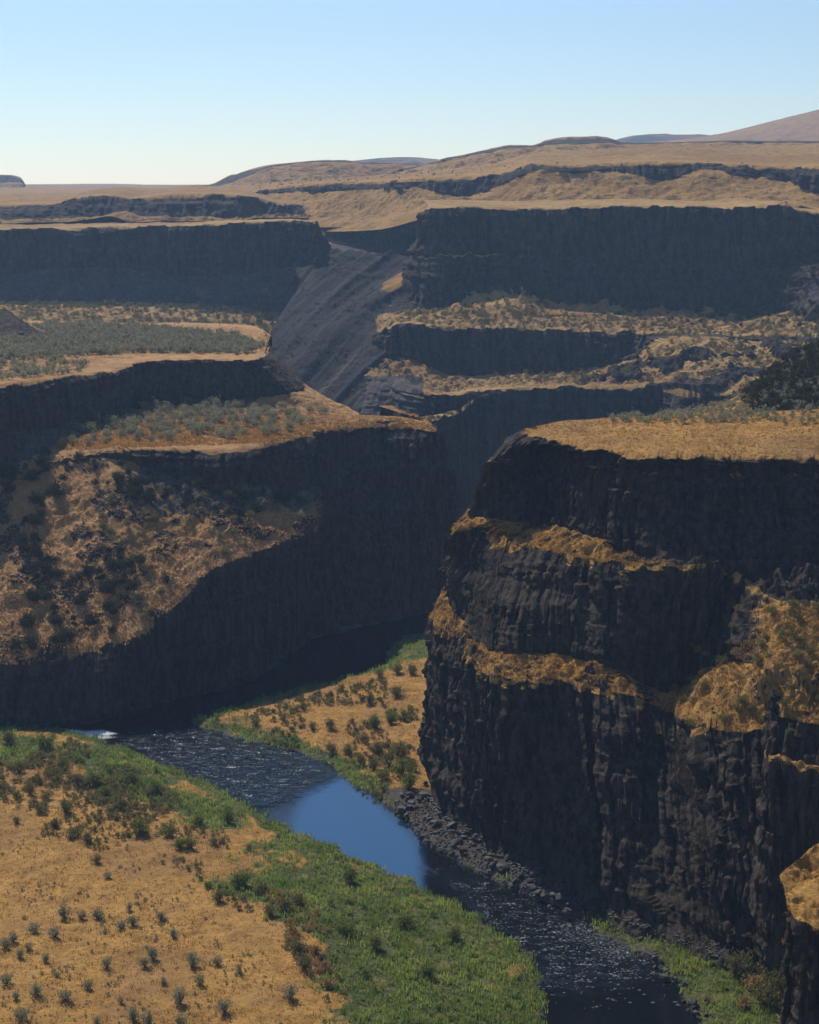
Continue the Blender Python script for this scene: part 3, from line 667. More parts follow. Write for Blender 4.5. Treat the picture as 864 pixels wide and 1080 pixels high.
def tufts(name, pts, mat, h, spread, nb, seed, label, cat="grass", wid=.10, tint=None, lean=.5, parent=None):
    rg = np.random.default_rng(seed); n = len(pts)
    hh = (h[0] + (h[1] - h[0]) * rg.random(n) ** 1.3)
    tn = (rg.random(n) * .35 + .65 * (.5 + .5 * np.clip(vnoise(pts[:, 0] * .22, pts[:, 1] * .22, pts[:, 2] * .1, seed) * 1.6, -1, 1))) if tint is None else tint
    hm = np.repeat(hh, nb); base = np.repeat(pts, nb, 0) + np.column_stack([rg.normal(0, 1, (n * nb, 2)) * np.repeat(spread * hh, nb)[:, None], np.full(n * nb, -.05)])
    ang = rg.random(n * nb) * 2 * np.pi; ln = rg.random(n * nb) * lean; a2 = ang + rg.normal(0, 1, n * nb)
    L = hm * (.6 + .5 * rg.random(n * nb)); w_ = wid * (.6 + .8 * rg.random(n * nb)) * (hm / np.mean(h)) ** .5
    d = np.column_stack([np.cos(ang), np.sin(ang), np.zeros(n * nb)]) * (w_ * .5)[:, None]
    tip = base + np.column_stack([np.cos(a2) * ln * L, np.sin(a2) * ln * L, L])
    mid = base + np.column_stack([np.cos(a2) * ln * L * .35, np.sin(a2) * ln * L * .35, L * .6])
    V = np.stack([base - d, base + d, mid + d * .9, tip], 1).reshape(-1, 3)
    fc = np.arange(n * nb * 4).reshape(-1, 4)
    tt = np.clip(np.repeat(tn, nb) + rg.normal(0, .12, n * nb), 0, 1)
    return link(name, make_mesh(name, V, fc, {'tint': np.repeat(tt, 4)}, [mat]), label, cat, None, 'stuff')

def shrub_geo(seed, nst, ncard, w, h, card, up=.5):
    """stems fanning from the root, leaf cards clustered along their upper part"""
    rg = np.random.default_rng(seed); V, Fc, T, SV, SF = [], [], [], [], []
    for s in range(nst):
        a = rg.random() * 2 * np.pi; r = (rg.random() ** .6) * w * .5; top = np.array([math.cos(a) * r, math.sin(a) * r, h * (1 - .55 * (r / (w * .5)) ** 2) * (.75 + .35 * rg.random())])
        root = np.array([math.cos(a) * r * .15, math.sin(a) * r * .15, -.05])
        sw = .03 * max(w, 1)
        e = np.array([-math.sin(a), math.cos(a), 0]) * sw
        m = root * .45 + top * .55 + np.array([0, 0, -.06 * h]); b0 = len(SV)
        SV += [root - e, root + e, m - e * .7, m + e * .7, top - e * .2, top + e * .2]; SF += [(b0, b0 + 1, b0 + 3, b0 + 2), (b0 + 2, b0 + 3, b0 + 5, b0 + 4)]
        tb = rg.random()
        for c in range(ncard):
            t = .35 + .7 * rg.random() ** .8
            p = root * (1 - t) + top * t + rg.normal(0, 1, 3) * np.array([.11, .11, .09]) * w * (.55 + .5 * t)
            p[2] = max(p[2], .05)
            q = rg.normal(0, 1, 3); q[2] = abs(q[2]) + up; q /= np.linalg.norm(q)
            f = np.cross(q, rg.normal(0, 1, 3)); f /= np.linalg.norm(f) + 1e-9
            sz = card * (.6 + .9 * rg.random()); b0 = len(V)
            V += [p - f * sz * .4, p + q * sz * .35 - np.cross(f, q) * sz * .1, p + f * sz * .4, p + q * sz]; Fc.append((b0, b0 + 1, b0 + 2, b0 + 3) if False else (b0, b0 + 2, b0 + 3, b0 + 1))
            T += [min(1, max(0, .35 * tb + .65 * rg.random()))] * 4
    return np.array(V), np.array(Fc), np.array(T), np.array(SV), np.array(SF)

TEMPL = {}
def templates(kind, mat, n, seed, **kw):
    L = []
    for i in range(n):
        V, Fc, T, SV, SF = shrub_geo(seed + i, **kw)
        L.append((make_mesh(kind + "_foliage", V, Fc, {'tint': T}, [mat]), make_mesh(kind + "_stem", SV, SF, None, [M_twig]), (V, Fc, T)))
    TEMPL[kind] = L
templates('sagebrush', M_sage, 5, 100, nst=16, ncard=26, w=1.5, h=1.25, card=.17, up=.9)
templates('bush', M_willow, 5, 200, nst=22, ncard=30, w=2.2, h=1.9, card=.22, up=.7)
templates('olive_bush', M_olive, 5, 300, nst=20, ncard=26, w=2.0, h=1.5, card=.20, up=.7)
templates('brush', M_rust, 4, 400, nst=16, ncard=20, w=1.6, h=.9, card=.2, up=.8)
templates('far_shrub', M_sage, 4, 500, nst=8, ncard=10, w=1.6, h=1.2, card=.36, up=.6)
templates('dark_shrub', M_brush, 4, 600, nst=10, ncard=14, w=2.4, h=1.9, card=.45, up=.5)
templates('gully_bush', M_brush, 4, 250, nst=18, ncard=24, w=2.3, h=1.8, card=.3, up=.6)
templates('tree', M_olive, 3, 700, nst=26, ncard=34, w=2.4, h=4.2, card=.28, up=.8)

PROTO = {}
def plant(kind, name, p, s, label, group, cat, parts=True, i=None):
    """one plant: an Empty at its root that carries its foliage and its stems; copies share the mesh data"""
    L = TEMPL[kind]; f, st_, _ = L[(random.randrange(len(L)) if i is None else i) % len(L)]
    sc3 = (s * random.uniform(.9, 1.15), s * random.uniform(.9, 1.15), s * random.uniform(.85, 1.15))
    if parts:
        r = bpy.data.objects.new(name, None); C.objects.link(r); r.empty_display_size = .3
        link("foliage", f, parent=r); link("stem", st_, parent=r)
    else:
        r = link(name, f)
    r.location = p; r.scale = sc3; r.rotation_euler = (0, 0, random.uniform(0, 6.28))
    r["label"] = label; r["category"] = cat
    if group: r["group"] = group
    return r

def merged(name, kind, pts, s, label, cat, mat, seed):
    """shrubs too many to count, as one mesh"""
    rg = np.random.default_rng(seed); Vs, Fs, Ts, o = [], [], [], 0
    for p in pts:
        V, Fc, T = TEMPL[kind][rg.integers(len(TEMPL[kind]))][2]
        k_ = s[0] + (s[1] - s[0]) * rg.random() ** 1.5; a = rg.random() * 6.28; c_, s_ = math.cos(a), math.sin(a)
        M = np.array([[c_, -s_, 0], [s_, c_, 0], [0, 0, .8 + .4 * rg.random()]]) * k_
        Vs.append(V @ M.T + p); Fs.append(Fc + o); o += len(V); Ts.append(np.clip(T * .7 + .3 * rg.random(), 0, 1))
    if not Vs: return
    link(name, make_mesh(name, np.concatenate(Vs), np.concatenate(Fs), {'tint': np.concatenate(Ts)}, [mat]), label, cat, None, 'stuff')

ORD = "first second third fourth fifth sixth seventh eighth ninth tenth eleventh twelfth thirteenth fourteenth fifteenth sixteenth seventeenth eighteenth nineteenth twentieth".split()
def rows_of(spots, dy):
    """order spots into rows by height in the view; gives (row, place) words"""
    srt = sorted(spots, key=lambda q: -q[1]); rows = []
    for q in srt:
        if rows and rows[-1][0][1] - q[1] < dy: rows[-1].append(q)
        else: rows.append([q])
    for r, row in enumerate(rows):
        for c, q in enumerate(sorted(row)): yield q, r, c, len(row)
ROWW = ["front row", "second row", "third row", "fourth row", "fifth row", "sixth row", "seventh row", "eighth row"]

# sagebrush on the golden flat
SAGE = [(69, 968, 1.15), (86, 969, .9), (104, 969, 1.0), (58, 988, 1.0), (37, 984, .95), (14, 993, 1.0), (5, 999, 1.0), (30, 1001, .7), (21, 1010, .8), (49, 1014, .75), (113, 1021, 1.05), (140, 976, 1.05), (127, 979, .8), (170, 970, .75), (183, 988, .75),
        (161, 1012, 1.15), (153, 1020, 1.0), (7, 1038, 1.0), (39, 1049, .95), (17, 1054, .7), (69, 1054, .95), (93, 1043, .8), (190, 1058, 1.2), (23, 1076, 1.2), (141, 1077, 1.1), (157, 1080, 1.1), (102, 1079, .6), (191, 1082, 1.0), (203, 1020, 1.15),
        (230, 1018, .9), (211, 1038, 1.0), (237, 1068, 1.3), (305, 1053, 1.15), (114, 926, .75), (137, 960, .65), (252, 1026, .7), (172, 1038, .6), (60, 1030, .55), (128, 1058, .55)]
for q, r, c, n in rows_of(SAGE, 16):
    plant('sagebrush', 'sage_bush', floor_at(q[0], q[1]), q[2] * 1.12, f"{'broad' if q[2] > 1.02 else 'small' if q[2] < .8 else 'rounded'} grey sagebrush on the golden flat, {ORD[c]} from left in its {ROWW[r]}", "sagebrush dotted over the golden flat", "sagebrush")
# bushes between the flat and the reeds
BUSH = [(148, 880, 1.25, 0), (78, 884, 1.15, 1), (92, 888, .9, 1), (70, 857, 1.25, 1), (50, 843, 1.0, 1), (178, 882, .95, 0), (190, 894, .9, 0), (202, 894, .85, 0), (128, 853, 1.1, 1), (102, 910, .75, 1), (174, 856, .9, 2), (32, 838, 1.0, 1), (48, 788, 1.4, 0), (10, 784, 1.3, 1), (42, 803, 1.3, 1), (82, 828, 1.2, 1), (100, 828, 1.1, 0), (20, 815, 1.2, 1), (66, 810, 1.1, 0), (112, 842, 1.0, 0),
        (254, 934, 1.2, 0), (230, 951, .9, 0), (300, 960, 1.2, 1), (285, 965, 1.0, 1), (315, 1006, 1.2, 1), (334, 1006, 1.0, 2), (346, 1042, 1.2, 2), (322, 1022, 1.0, 1), (343, 1024, 1.1, 2), (276, 942, 1.0, 1), (315, 955, 1.0, 1), (240, 868, 1.0, 0), (162, 838, 1.1, 0), (210, 870, .9, 0), (427, 978, 1.0, 0), (370, 930, 1.0, 0), (395, 1000, 1.0, 0), (450, 1030, .9, 0), (365, 985, .9, 0), (480, 990, .8, 0), (140, 826, 1.0, 0), (3, 835, 1.0, 1), (60, 872, .8, 1), (18, 868, .7, 1), (225, 890, .7, 1), (262, 895, .7, 2)]
BT = [('bush', 'dark green'), ('olive_bush', 'olive'), ('brush', 'rust brown')]
for q, r, c, n in rows_of(BUSH, 26):
    kd, w_ = BT[q[3]]
    plant(kd, 'bush', floor_at(q[0], q[1]), q[2] * 1.08, f"{w_} bush on the near bank, {ORD[c]} from left in its {ROWW[min(r, 7)] if r < 8 else 'last row'}", "bushes along the near bank", "bush")
PEN = [(419, 734, 1.5, 1), (390, 742, 1.1, 1), (383, 781, 1.1, 2), (350, 794, 1.2, 1), (348, 769, 1.3, 1), (396, 768, 1.2, 0), (412, 763, 1.4, 0), (426, 761, 1.1, 0), (398, 795, 1.6, 1), (410, 808, 1.7, 1), (425, 818, 1.7, 0), (420, 797, 1.5, 1), (434, 812, 1.4, 1), (395, 812, 1.3, 1), (405, 822, 1.3, 0), (380, 806, 1.2, 1), (432, 832, 1.5, 0), (368, 796, 1.2, 1), (419, 710, 1.3, 1), (434, 711, 1.4, 1), (400, 714, 1.2, 1), (360, 728, .9, 1), (320, 748, .9, 1), (330, 770, 1.0, 1), (300, 760, .8, 1), (372, 762, .9, 2), (270, 765, .8, 0)]
for q, r, c, n in rows_of(PEN, 16):
    kd, w_ = BT[q[3]]
    plant(kd, 'bush', floor_at(q[0], q[1]), q[2], f"{w_} bush on the grassy point, {ORD[c]} from left in its {ROWW[min(r, 7)]}", "bushes on the grassy point", "bush")
for n_, (px, py, s, lb) in enumerate([(457, 846, .95, "slender willow at the cliff corner"), (481, 870, 1.05, "pale leaning willow among boulders under the cliff"), (516, 888, 1.1, "tallest thin willow against the dark cliff foot"), (546, 905, .6, "small green willow in the cliff shade")]):
    t = plant('tree', 'willow', floor_at(px, py) + np.array([0, 3., 2.]), s, lb, "willows at the foot of the bluff", "willow")
    t.scale = (s * .75, s * .75, s)
BR = [(752, 1000, 1.2, 1), (768, 1002, 1.0, 1), (783, 1004, 1.2, 1), (792, 1022, 1.3, 1), (812, 1034, 1.3, 1), (797, 1044, 1.2, 2), (776, 1028, 1.1, 1), (806, 1060, 1.2, 1), (820, 1050, 1.3, 1), (735, 995, .8, 1), (786, 1062, 1.0, 2)]
for q, r, c, n in rows_of(BR, 16):
    kd, w_ = BT[q[3]]
    plant(kd, 'bush', floor_at(q[0], q[1]), q[2] * 1.45, f"{w_} bush under the bluff by bright grass, {ORD[c]} from left in its {ROWW[r]}", "bushes under the bluff", "bush")

# sagebrush scattered over the terraces of the long bluff
LB, UB = "long dark bluff with rusty grass spur above the shaded river", "upper rock step above the sage terrace of the long bluff"
RB = "near stepped basalt bluff with golden grass on its ledges above the river bend"
def many(surf, n, pg, seed, kind, name, sz, label, group, cat, d=1.2, segs=None, nz=.6, clump=None):
    p = on_surface(surf, n * 6, pg, seed, nz, segs)
    if clump: p = p[vnoise(p[:, 0] * clump * 2, p[:, 1] * clump * .7, p[:, 0] * 0, seed + 3) > .02]
    p = spaced(p, d)[:n]
    for q in p: plant(kind, name, q, random.uniform(*sz), label, group, cat, parts=False)
    return len(p)
many(LB, 190, [(70, 425), (200, 418), (300, 415), (352, 432), (330, 452), (260, 462), (75, 470)], 1, 'sagebrush', 'sage_bush', (1.1, 2.0), "silvery sagebrush crowded on the middle terrace of the long bluff", "sagebrush on the middle terrace", "sagebrush", 1.5, [1])
many(LB, 14, [(270, 515), (330, 525), (330, 555), (250, 530)], 2, 'sagebrush', 'sage_bush', (1.1, 1.8), "pale sagebrush lining the tip of the rusty spur", "sagebrush on the spur tip", "sagebrush", 1.5)
many(LB, 90, [(0, 480), (110, 480), (160, 520), (150, 600), (120, 690), (0, 700)], 3, 'gully_bush', 'bush', (.45, 1.6), "dark brush growing down the gully of the rusty slope", "dark bushes in the slope gully", "bush", 1.1, clump=.09)
many(LB, 34, [(120, 478), (240, 508), (325, 532), (250, 545), (130, 515)], 7, 'gully_bush', 'bush', (.6, 1.2), "dark bush at the foot of the terrace wall above the rusty spur", "bushes under the terrace wall", "bush", 1.5)
many(LB, 45, [(110, 480), (300, 520), (270, 580), (200, 610), (150, 660), (100, 600)], 4, 'olive_bush', 'bush', (.6, 1.2), "olive bush dotted over the sunlit rusty spur", "bushes on the rusty spur", "bush", 2.0)
many(RB, 40, [(700, 640), (864, 640), (864, 780), (740, 770), (690, 740)], 5, 'olive_bush', 'bush', (.5, .95), "small olive bush on the sunlit debris fan of the near bluff", "bushes on the debris fan", "bush", 1.3)
many(RB, 16, [(440, 540), (660, 560), (660, 600), (540, 580), (440, 580)], 6, 'brush', 'low_bush', (.35, .7), "low tan brush on the upper ledge of the near bluff", "brush on the upper ledge", "brush", 1.0)

# farther scrub nobody could count
pts = on_surface(UB, 3200, [(-5, 350), (60, 342), (150, 345), (250, 355), (280, 366), (262, 374), (150, 372), (60, 376), (-5, 380)], 11, .6, [1])
merged("sagebrush_cover", 'far_shrub', spaced(pts, .9), (.8, 1.6), "green sage cover over the upper step of the long bluff", "sagebrush", M_sage, 11)
pts = on_surface(UB, 90, [(-5, 376), (70, 380), (110, 388), (60, 396), (-5, 404)], 12, .6, [1])
merged("sagebrush_cover", 'far_shrub', spaced(pts, 1.5), (.9, 1.6), "scattered sage near the rim of the upper step", "sagebrush", M_sage, 12)
pts = np.concatenate([on_surface("distant shaded wall rising over the scrubby bench", 900, [(-5, 322), (300, 326), (310, 345), (260, 366), (-5, 350)], 13, .6, [3]), on_surface("distant shaded wall rising over the scrubby bench", 160, [(-5, 314), (300, 318), (300, 328), (-5, 324)], 14, .3)])
merged("scrub", 'far_shrub', spaced(pts, 2.0), (.9, 2.0), "dull scrub dotted over the far bench", "scrub", M_olive, 13)
TB = "columned rock step with lit talus humps and a grassy tongue"
pts = np.concatenate([on_surface(TB, 500, [(430, 300), (864, 300), (864, 352), (600, 350), (430, 345)], 15, .5), on_surface(TB, 260, [(640, 352), (864, 352), (864, 410), (700, 400), (500, 405)], 16, .5)])
merged("scrub", 'far_shrub', spaced(pts, 1.6), (.7, 1.7), "grey scrub dotted over the terraces under the great far wall", "scrub", M_olive, 15)
pts = on_surface(TB, 90, [(650, 318), (864, 300), (864, 345), (760, 345), (650, 335)], 17, .4)
merged("scrub", 'dark_shrub', spaced(pts, 3.0), (.7, 1.5), "dark shrubs at the foot of the great far wall", "scrub", M_brush, 17)
pts = on_surface("great far wall in blue shade under the golden upper slopes", 120, [(820, 255), (870, 240), (870, 345), (810, 345)], 18, .2)
merged("scrub", 'dark_shrub', spaced(pts, 2.5), (.8, 1.6), "dark shrubs climbing the corner of the great far wall", "scrub", M_brush, 18)
HB = "dark brushy hillside behind the golden top of the near bluff"
pts = on_surface(HB, 1500, [(780, 425), (800, 398), (830, 372), (870, 340), (870, 440), (800, 440)], 19, .2)
merged("scrub", 'dark_shrub', spaced(pts, 1.5), (.5, 1.1), "dark brush covering the hillside behind the near bluff", "scrub", M_brush, 19)
pts = np.concatenate([on_surface(RB, 260, [(640, 436), (870, 425), (870, 446), (640, 446)], 20, .6), on_surface(HB, 300, [(640, 418), (870, 405), (870, 440), (640, 444)], 21, .3)])
merged("sagebrush_cover", 'far_shrub', spaced(pts, 1.0), (.5, 1.0), "grey green sage band at the back of the near bluff", "sagebrush", M_sage, 21)
pts = on_surface("dark scree chute running down between the far walls", 130, [(300, 260), (480, 262), (480, 440), (280, 400)], 22, .3)
merged("scrub", 'far_shrub', spaced(pts, 2.5), (.5, 1.3), "few grey shrubs on the scree chute", "scrub", M_olive, 22)
pts = on_surface("golden upper slopes under a broken dark rim of rock", 260, [(255, 175), (864, 170), (864, 220), (270, 235)], 23, .3)
merged("scrub", 'far_shrub', spaced(pts, 3.0), (.4, 1.0), "tiny shrubs dotted over the far golden slopes", "scrub", M_olive, 23)

# low willow growth inside the reeds
r_ = np.random.default_rng(36); x = FX0 + 20 + r_.random(5200) * 220; y = FY0 + 5 + r_.random(5200) * 170
i = ((y - FY0) / FS).astype(int); j = ((x - FX0) / FS).astype(int); c = np.clip(i * X.shape[1] + j, 0, len(dr) - 1)
ok = (dr[c] > .3) & (r_.random(5200) < green_w[c] * (.3 + .5 * (vnoise(x * .15, y * .15, x * 0, 38) > 0)))
pts_ = np.column_stack([x, y, floor_z(x, y)])[ok]; ppx, ppy = project(pts_); pts_ = pts_[(ppx > -10) & (ppx < 870) & (ppy < 1100)]
half = r_.random(len(pts_)) < .62
merged("riverside_growth", 'far_shrub', pts_[half], (.35, .85), "low willow growth inside the riverside grass", "undergrowth", M_willow2, 36)
merged("riverside_growth", 'far_shrub', pts_[~half], (.35, .8), "yellow green growth inside the riverside grass", "undergrowth", M_olive2, 37)
p = on_floor(1300, [(205, 765), (330, 728), (440, 700), (446, 840), (400, 838), (330, 795)], 39); p = p[vnoise(p[:, 0] * .13, p[:, 1] * .13, p[:, 0] * 0, 39) > .05]
merged("low_weeds", 'far_shrub', p, (.25, .8), "olive weeds patching the grassy point", "weeds", M_olive, 39)
p = on_floor(1000, [(-10, 800), (60, 800), (240, 880), (300, 960), (350, 1060), (300, 1000), (200, 920), (-10, 870)], 40); p = p[vnoise(p[:, 0] * .15, p[:, 1] * .15, p[:, 0] * 0, 40) > .02]
merged("low_weeds", 'far_shrub', p, (.25, .7), "olive and rust weeds between the flat and the reeds", "weeds", M_olive, 40)
p = on_floor(900, [(-10, 764), (70, 775), (140, 802), (205, 850), (150, 872), (60, 862), (-10, 852)], 47); p = p[vnoise(p[:, 0] * .2, p[:, 1] * .2, p[:, 0] * 0, 47) > -.05]
merged("low_weeds", 'far_shrub', p, (.3, 1.0), "olive brown brush at the upper end of the near bank", "weeds", M_olive, 47)
p = on_floor(190, [(270, 930), (330, 950), (350, 1000), (360, 1060), (325, 1045), (300, 985)], 42); p = p[vnoise(p[:, 0] * .2, p[:, 1] * .2, p[:, 0] * 0, 42) > -.1]
merged("rusty_weeds", 'far_shrub', p, (.3, .8), "brown dead weeds along the inner edge of the reeds", "weeds", M_rust, 42)
p = on_floor(1500, [(-10, 840), (200, 900), (330, 1080), (-10, 1100)], 43); p = p[vnoise(p[:, 0] * .3, p[:, 1] * .3, p[:, 0] * 0, 43) > .22]
merged("low_weeds", 'far_shrub', p, (.10, .34), "tiny grey weeds scattered over the golden flat", "weeds", M_sage, 43)
# grasses
rg = np.random.default_rng(5)
def floor_cover(n, seed, f):
    r_ = np.random.default_rng(seed); x = FX0 + 20 + r_.random(n) * (FX1 - FX0 - 25); y = FY0 + 5 + (r_.random(n) ** 1.35) * 190
    i = ((y - FY0) / FS).astype(int); j = ((x - FX0) / FS).astype(int); c = i * X.shape[1] + j
    ok = f(green_w[c], dr[c], r_.random(n)); p = np.column_stack([x, y, floor_z(x, y)])
    ok &= (vnoise(x * .4, y * .4, x * 0, seed) > -.45) | (r_.random(n) < .3)
    px, py = project(p); ok &= (px > -20) & (px < 884) & (py < 1110)
    return p[ok]
p = floor_cover(190000, 31, lambda g, d, r: (d > -.3) & (r < g * .85))
tufts("riverside_grass", p, M_green, (.25, 1.05), .35, 5, 31, "tall green riverside grass along both banks", wid=.13)
p = floor_cover(26000, 32, lambda g, d, r: (d > .3) & (r < g * .35) & (g > .15) & (g < .97))
tufts("riverside_weeds", p, M_olive, (.3, .9), .4, 6, 32, "olive weeds at the edge of the riverside grass", wid=.14)
p = floor_cover(150000, 33, lambda g, d, r: (d > .6) & (r < (1 - g) * .75))
tufts("dry_grass", p, M_dry, (.10, .38), .6, 4, 33, "dry golden grass over the canyon flats", wid=.10)
p = floor_cover(16000, 34, lambda g, d, r: (d > .6) & (r < (1 - g) * .6))
tufts("dry_weeds", p[vnoise(p[:, 0] * .12, p[:, 1] * .12, p[:, 0] * 0, 77) > .05], M_rust, (.25, .6), .6, 6, 34, "rusty weeds in patches over the canyon flats", wid=.12)
p = np.concatenate([on_surface(RB, 3000, [(430, 535), (700, 560), (700, 600), (430, 580)], 41, .5, [4]), on_surface(RB, 3600, [(430, 630), (720, 680), (720, 760), (430, 700)], 42, .5, [6]),
                    on_surface(RB, 4200, [(695, 745), (760, 692), (825, 640), (880, 640), (880, 790), (690, 760)], 43, .6, [5, 6]), on_surface(RB, 5000, [(530, 440), (880, 428), (880, 500), (530, 470)], 44, .7, [1])])
tufts("dry_grass", p, M_dry, (.10, .34), .7, 4, 41, "dry golden grass on the ledges of the near bluff", wid=.13)
p = on_surface(RB, 350, [(695, 745), (760, 692), (825, 640), (880, 640), (880, 790), (690, 760)], 45, .6, [5, 6])
tufts("dry_weeds", p, M_rust, (.3, .8), .5, 7, 45, "rusty weeds on the debris fan", wid=.16)
p = np.concatenate([on_surface(LB, 9000, [(-10, 470), (340, 500), (340, 580), (150, 690), (-10, 720)], 51, .45, [3])])
tufts("dry_grass", p, M_dry2, (.12, .45), .7, 4, 51, "rusty dry grass over the long bluff slope", wid=.22)
p = on_surface(LB, 12000, [(60, 430), (460, 435), (470, 460), (60, 475)], 52, .6, [1])
tufts("dry_grass", p, M_dry, (.2, .55), .6, 4, 52, "dry golden grass on the middle terrace", wid=.2)
p = on_surface("dark rock buttress with tuft of golden grass on its crest", 1600, [(820, 900), (880, 900), (880, 1000), (820, 1000)], 53, .45)
tufts("dry_grass", p, M_dry, (.1, .3), .7, 5, 53, "golden grass tuft on the dark buttress crest", wid=.07)

# boulders along the right bank
import bmesh
def boulder_mesh(seed, sub=3):
    bm = bmesh.new(); bmesh.ops.create_icosphere(bm, subdivisions=sub, radius=.5); rg = np.random.default_rng(seed)
    v = np.array([q.co[:] for q in bm.verts]); s = np.array([1, .6 + .4 * rg.random(), .5 + .35 * rg.random()])
    for _ in range(9):                     # cleaved faces
        n_ = rg.normal(0, 1, 3); n_ /= np.linalg.norm(n_); d_ = .27 + .16 * rg.random(); h_ = v @ n_; v = v - np.outer(np.maximum(0, h_ - d_), n_)
    v = v * s * 1.35 + .03 * fbm(v[:, 0] * 4 + seed, v[:, 1] * 4, v[:, 2] * 4, 2, seed)[:, None] * v / .5
    f = np.array([[q.index for q in fa.verts] for fa in bm.faces]); bm.free()
    return v, f
BM = [boulder_mesh(800 + i) for i in range(6)]
BME = [make_mesh("boulder", v, f, None, [M_rock]) for v, f in BM]
strip = [((422, 842), (600, 944), 24, 210, "basalt boulder tumbled along the water under the near bluff", "boulders along the water under the bluff", (.4, 1.8)),
         ((640, 968), (700, 990), 6, 16, "dark boulder where bright grass meets the bluff foot", "boulders at the bluff foot", (.6, 1.6)),
         ((688, 1008), (740, 1068), 9, 26, "wet boulder at the river edge below the bright grass", "boulders at the lower river edge", (.5, 1.1))]
for (a, b, wd_, n, lb, gp, sz) in strip:
    for i in range(n):
        t = random.random(); px = a[0] + (b[0] - a[0]) * t + random.gauss(0, 4); py = a[1] + (b[1] - a[1]) * t + random.gauss(0, wd_ * .5) + 2
        q = floor_at(px, py); s = sz[0] + (sz[1] - sz[0]) * random.random() ** 3
        o = link("boulder", BME[random.randrange(6)], lb, "boulder", gp)
        o.location = (q[0], q[1], max(q[2], 0) + s * .12 + (0.6 if py < a[1] + (b[1] - a[1]) * t else 0) * .5); o.scale = (s, s, s); o.rotation_euler = (random.uniform(-.4, .4), random.uniform(-.4, .4), random.uniform(0, 6.28))
def rubble(name, pts, sz, label, seed):
    rg = np.random.default_rng(seed); v0, f0 = boulder_mesh(seed, 1); n = len(pts); s = sz[0] + (sz[1] - sz[0]) * rg.random(n) ** 2.5
    a = rg.random(n) * 6.28; c_, s_ = np.cos(a), np.sin(a)
    vx = v0[None, :, 0] * c_[:, None] - v0[None, :, 1] * s_[:, None]; vy = v0[None, :, 0] * s_[:, None] + v0[None, :, 1] * c_[:, None]
    V = np.stack([vx, vy * (.7 + .5 * rg.random((n, 1))), np.repeat(v0[None, :, 2], n, 0)], 2) * s[:, None, None] + pts[:, None, :]
    fc = (f0[None] + (np.arange(n) * len(v0))[:, None, None]).reshape(-1, 3)
    link(name, make_mesh(name, V.reshape(-1, 3), fc, None, [M_rock]), label, "rubble", None, 'stuff')
p = on_floor(2600, [(415, 835), (470, 850), (560, 905), (640, 955), (610, 962), (520, 925), (440, 880), (415, 855)], 61); rubble("rubble", p, (.12, .6), "broken basalt rubble along the foot of the near bluff", 61)
p = on_floor(420, [(480, 925), (560, 950), (620, 965), (690, 1005), (720, 1045), (600, 1050), (565, 1050), (550, 1000)], 62)[:200]; p[:, 2] = -.02; rubble("river_stones", p, (.2, .6), "wet stones breaking the lower riffle", 62)
p = on_floor(260, [(120, 768), (240, 768), (330, 800), (345, 815), (290, 842), (200, 822)], 63); p[:, 2] = -.04; rubble("river_stones", p, (.2, .7), "wet stones breaking the upper riffle", 63)
p = on_floor(700, [(685, 1005), (720, 1030), (748, 1075), (735, 1085), (705, 1045)], 64); rubble("rubble", p, (.12, .5), "gravel along the lower river edge", 64)
p = on_surface(RB, 900, [(440, 830), (560, 890), (700, 960), (840, 1000), (840, 1040), (640, 965), (440, 880)], 66, .2, [8]); rubble("rubble", p, (.2, 1.3), "fallen basalt blocks on the slope at the bluff foot", 66)
p = on_surface(RB, 900, [(440, 540), (700, 560), (880, 640), (880, 780), (700, 750), (440, 700)], 65, .4); rubble("rubble", p, (.15, .6), "loose stones on the ledges of the near bluff", 65)

#VEGEND#

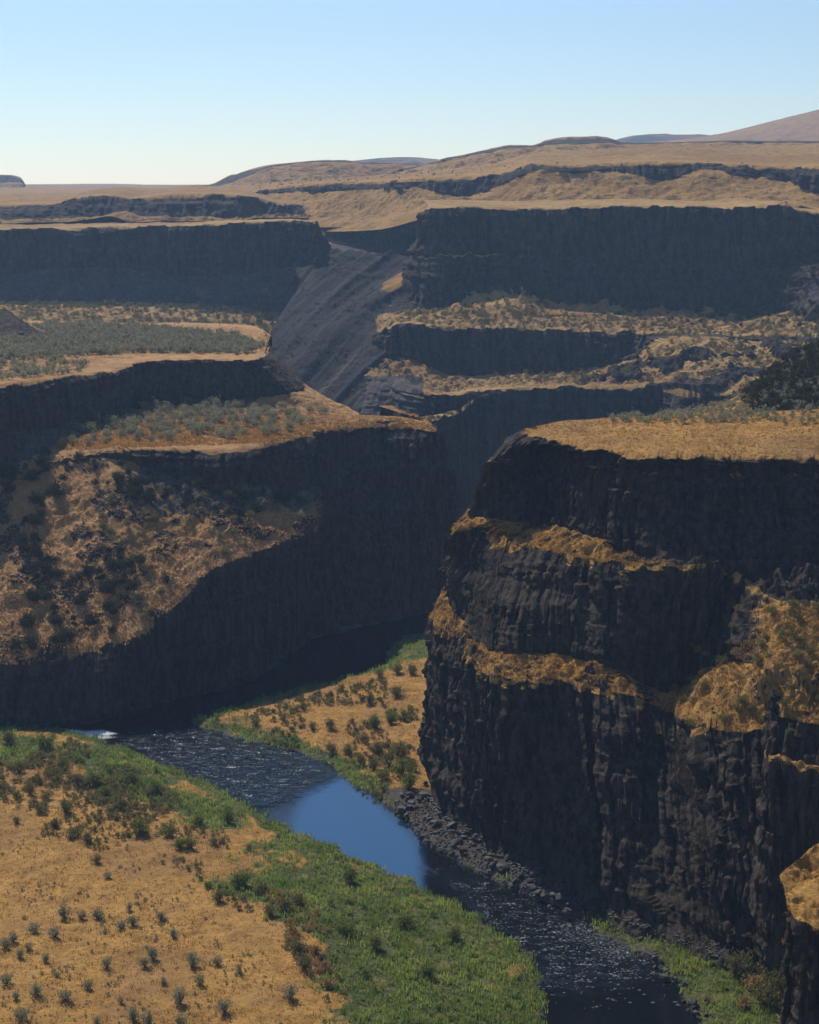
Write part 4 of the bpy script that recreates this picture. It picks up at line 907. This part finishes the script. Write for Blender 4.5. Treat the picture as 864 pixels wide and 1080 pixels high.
# ------------------------------------------------------------------ light, sky, air
AZ, EL = R(-30), R(46)                       # sun ahead of the camera, to its left
l = np.array([math.sin(AZ) * math.cos(EL), math.cos(AZ) * math.cos(EL), math.sin(EL)])
sd = bpy.data.lights.new("sun", 'SUN'); sd.energy = 4.9; sd.angle = R(.5); sd.color = (1.0, .93, .82)
so = bpy.data.objects.new("sun", sd); C.objects.link(so)
import mathutils
so.rotation_euler = mathutils.Vector(l).to_track_quat('Z', 'Y').to_euler()
w = bpy.data.worlds.new("World"); bpy.context.scene.world = w; w.use_nodes = True
nt = w.node_tree; nt.nodes.clear()
sky = nt.nodes.new('ShaderNodeTexSky'); sky.sky_type = 'NISHITA'; sky.sun_disc = False
sky.sun_elevation = EL; sky.sun_rotation = AZ; sky.air_density = 1.0; sky.dust_density = .05; sky.ozone_density = 3.5; sky.altitude = 300
bg = nt.nodes.new('ShaderNodeBackground'); bg.inputs[1].default_value = .105
wo = nt.nodes.new('ShaderNodeOutputWorld'); nt.links.new(sky.outputs[0], bg.inputs[0]); nt.links.new(bg.outputs[0], wo.inputs[0])

HAZE = 1.55e-4
if HAZE:
    x0, x1, y0, y1, z0, z1 = -12500, 12500, -400, 3420, -10, 420
    V = [(x, y, z) for z in (z0, z1) for y in (y0, y1) for x in (x0, x1)]
    k = NT("haze_air"); pv = k.n('VolumePrincipled', {'Color': (.42, .64, 1.0), 'Density': HAZE, 'Anisotropy': .25})
    k.t.links.new(pv.outputs[0], k.out.inputs['Volume'])
    link("haze", make_mesh("haze", V, [[0, 1, 3, 2][::-1], [4, 5, 7, 6], [0, 1, 5, 4], [2, 6, 7, 3], [0, 4, 6, 2], [1, 3, 7, 5]], None, [k.m]), "thin blue haze filling the canyon air", "haze", None, 'stuff')

sc = bpy.context.scene
sc.render.engine = 'CYCLES'
sc.view_settings.view_transform = 'Standard'; sc.view_settings.look = 'None'; sc.view_settings.gamma = 1; sc.view_settings.exposure = .22
cy = sc.cycles; cy.use_denoising = True; cy.max_bounces = 5; cy.diffuse_bounces = 3; cy.glossy_bounces = 2; cy.transmission_bounces = 3; cy.volume_bounces = 0
cy.sample_clamp_indirect = 3; cy.sample_clamp_direct = 12; cy.use_adaptive_sampling = True; cy.adaptive_threshold = .02
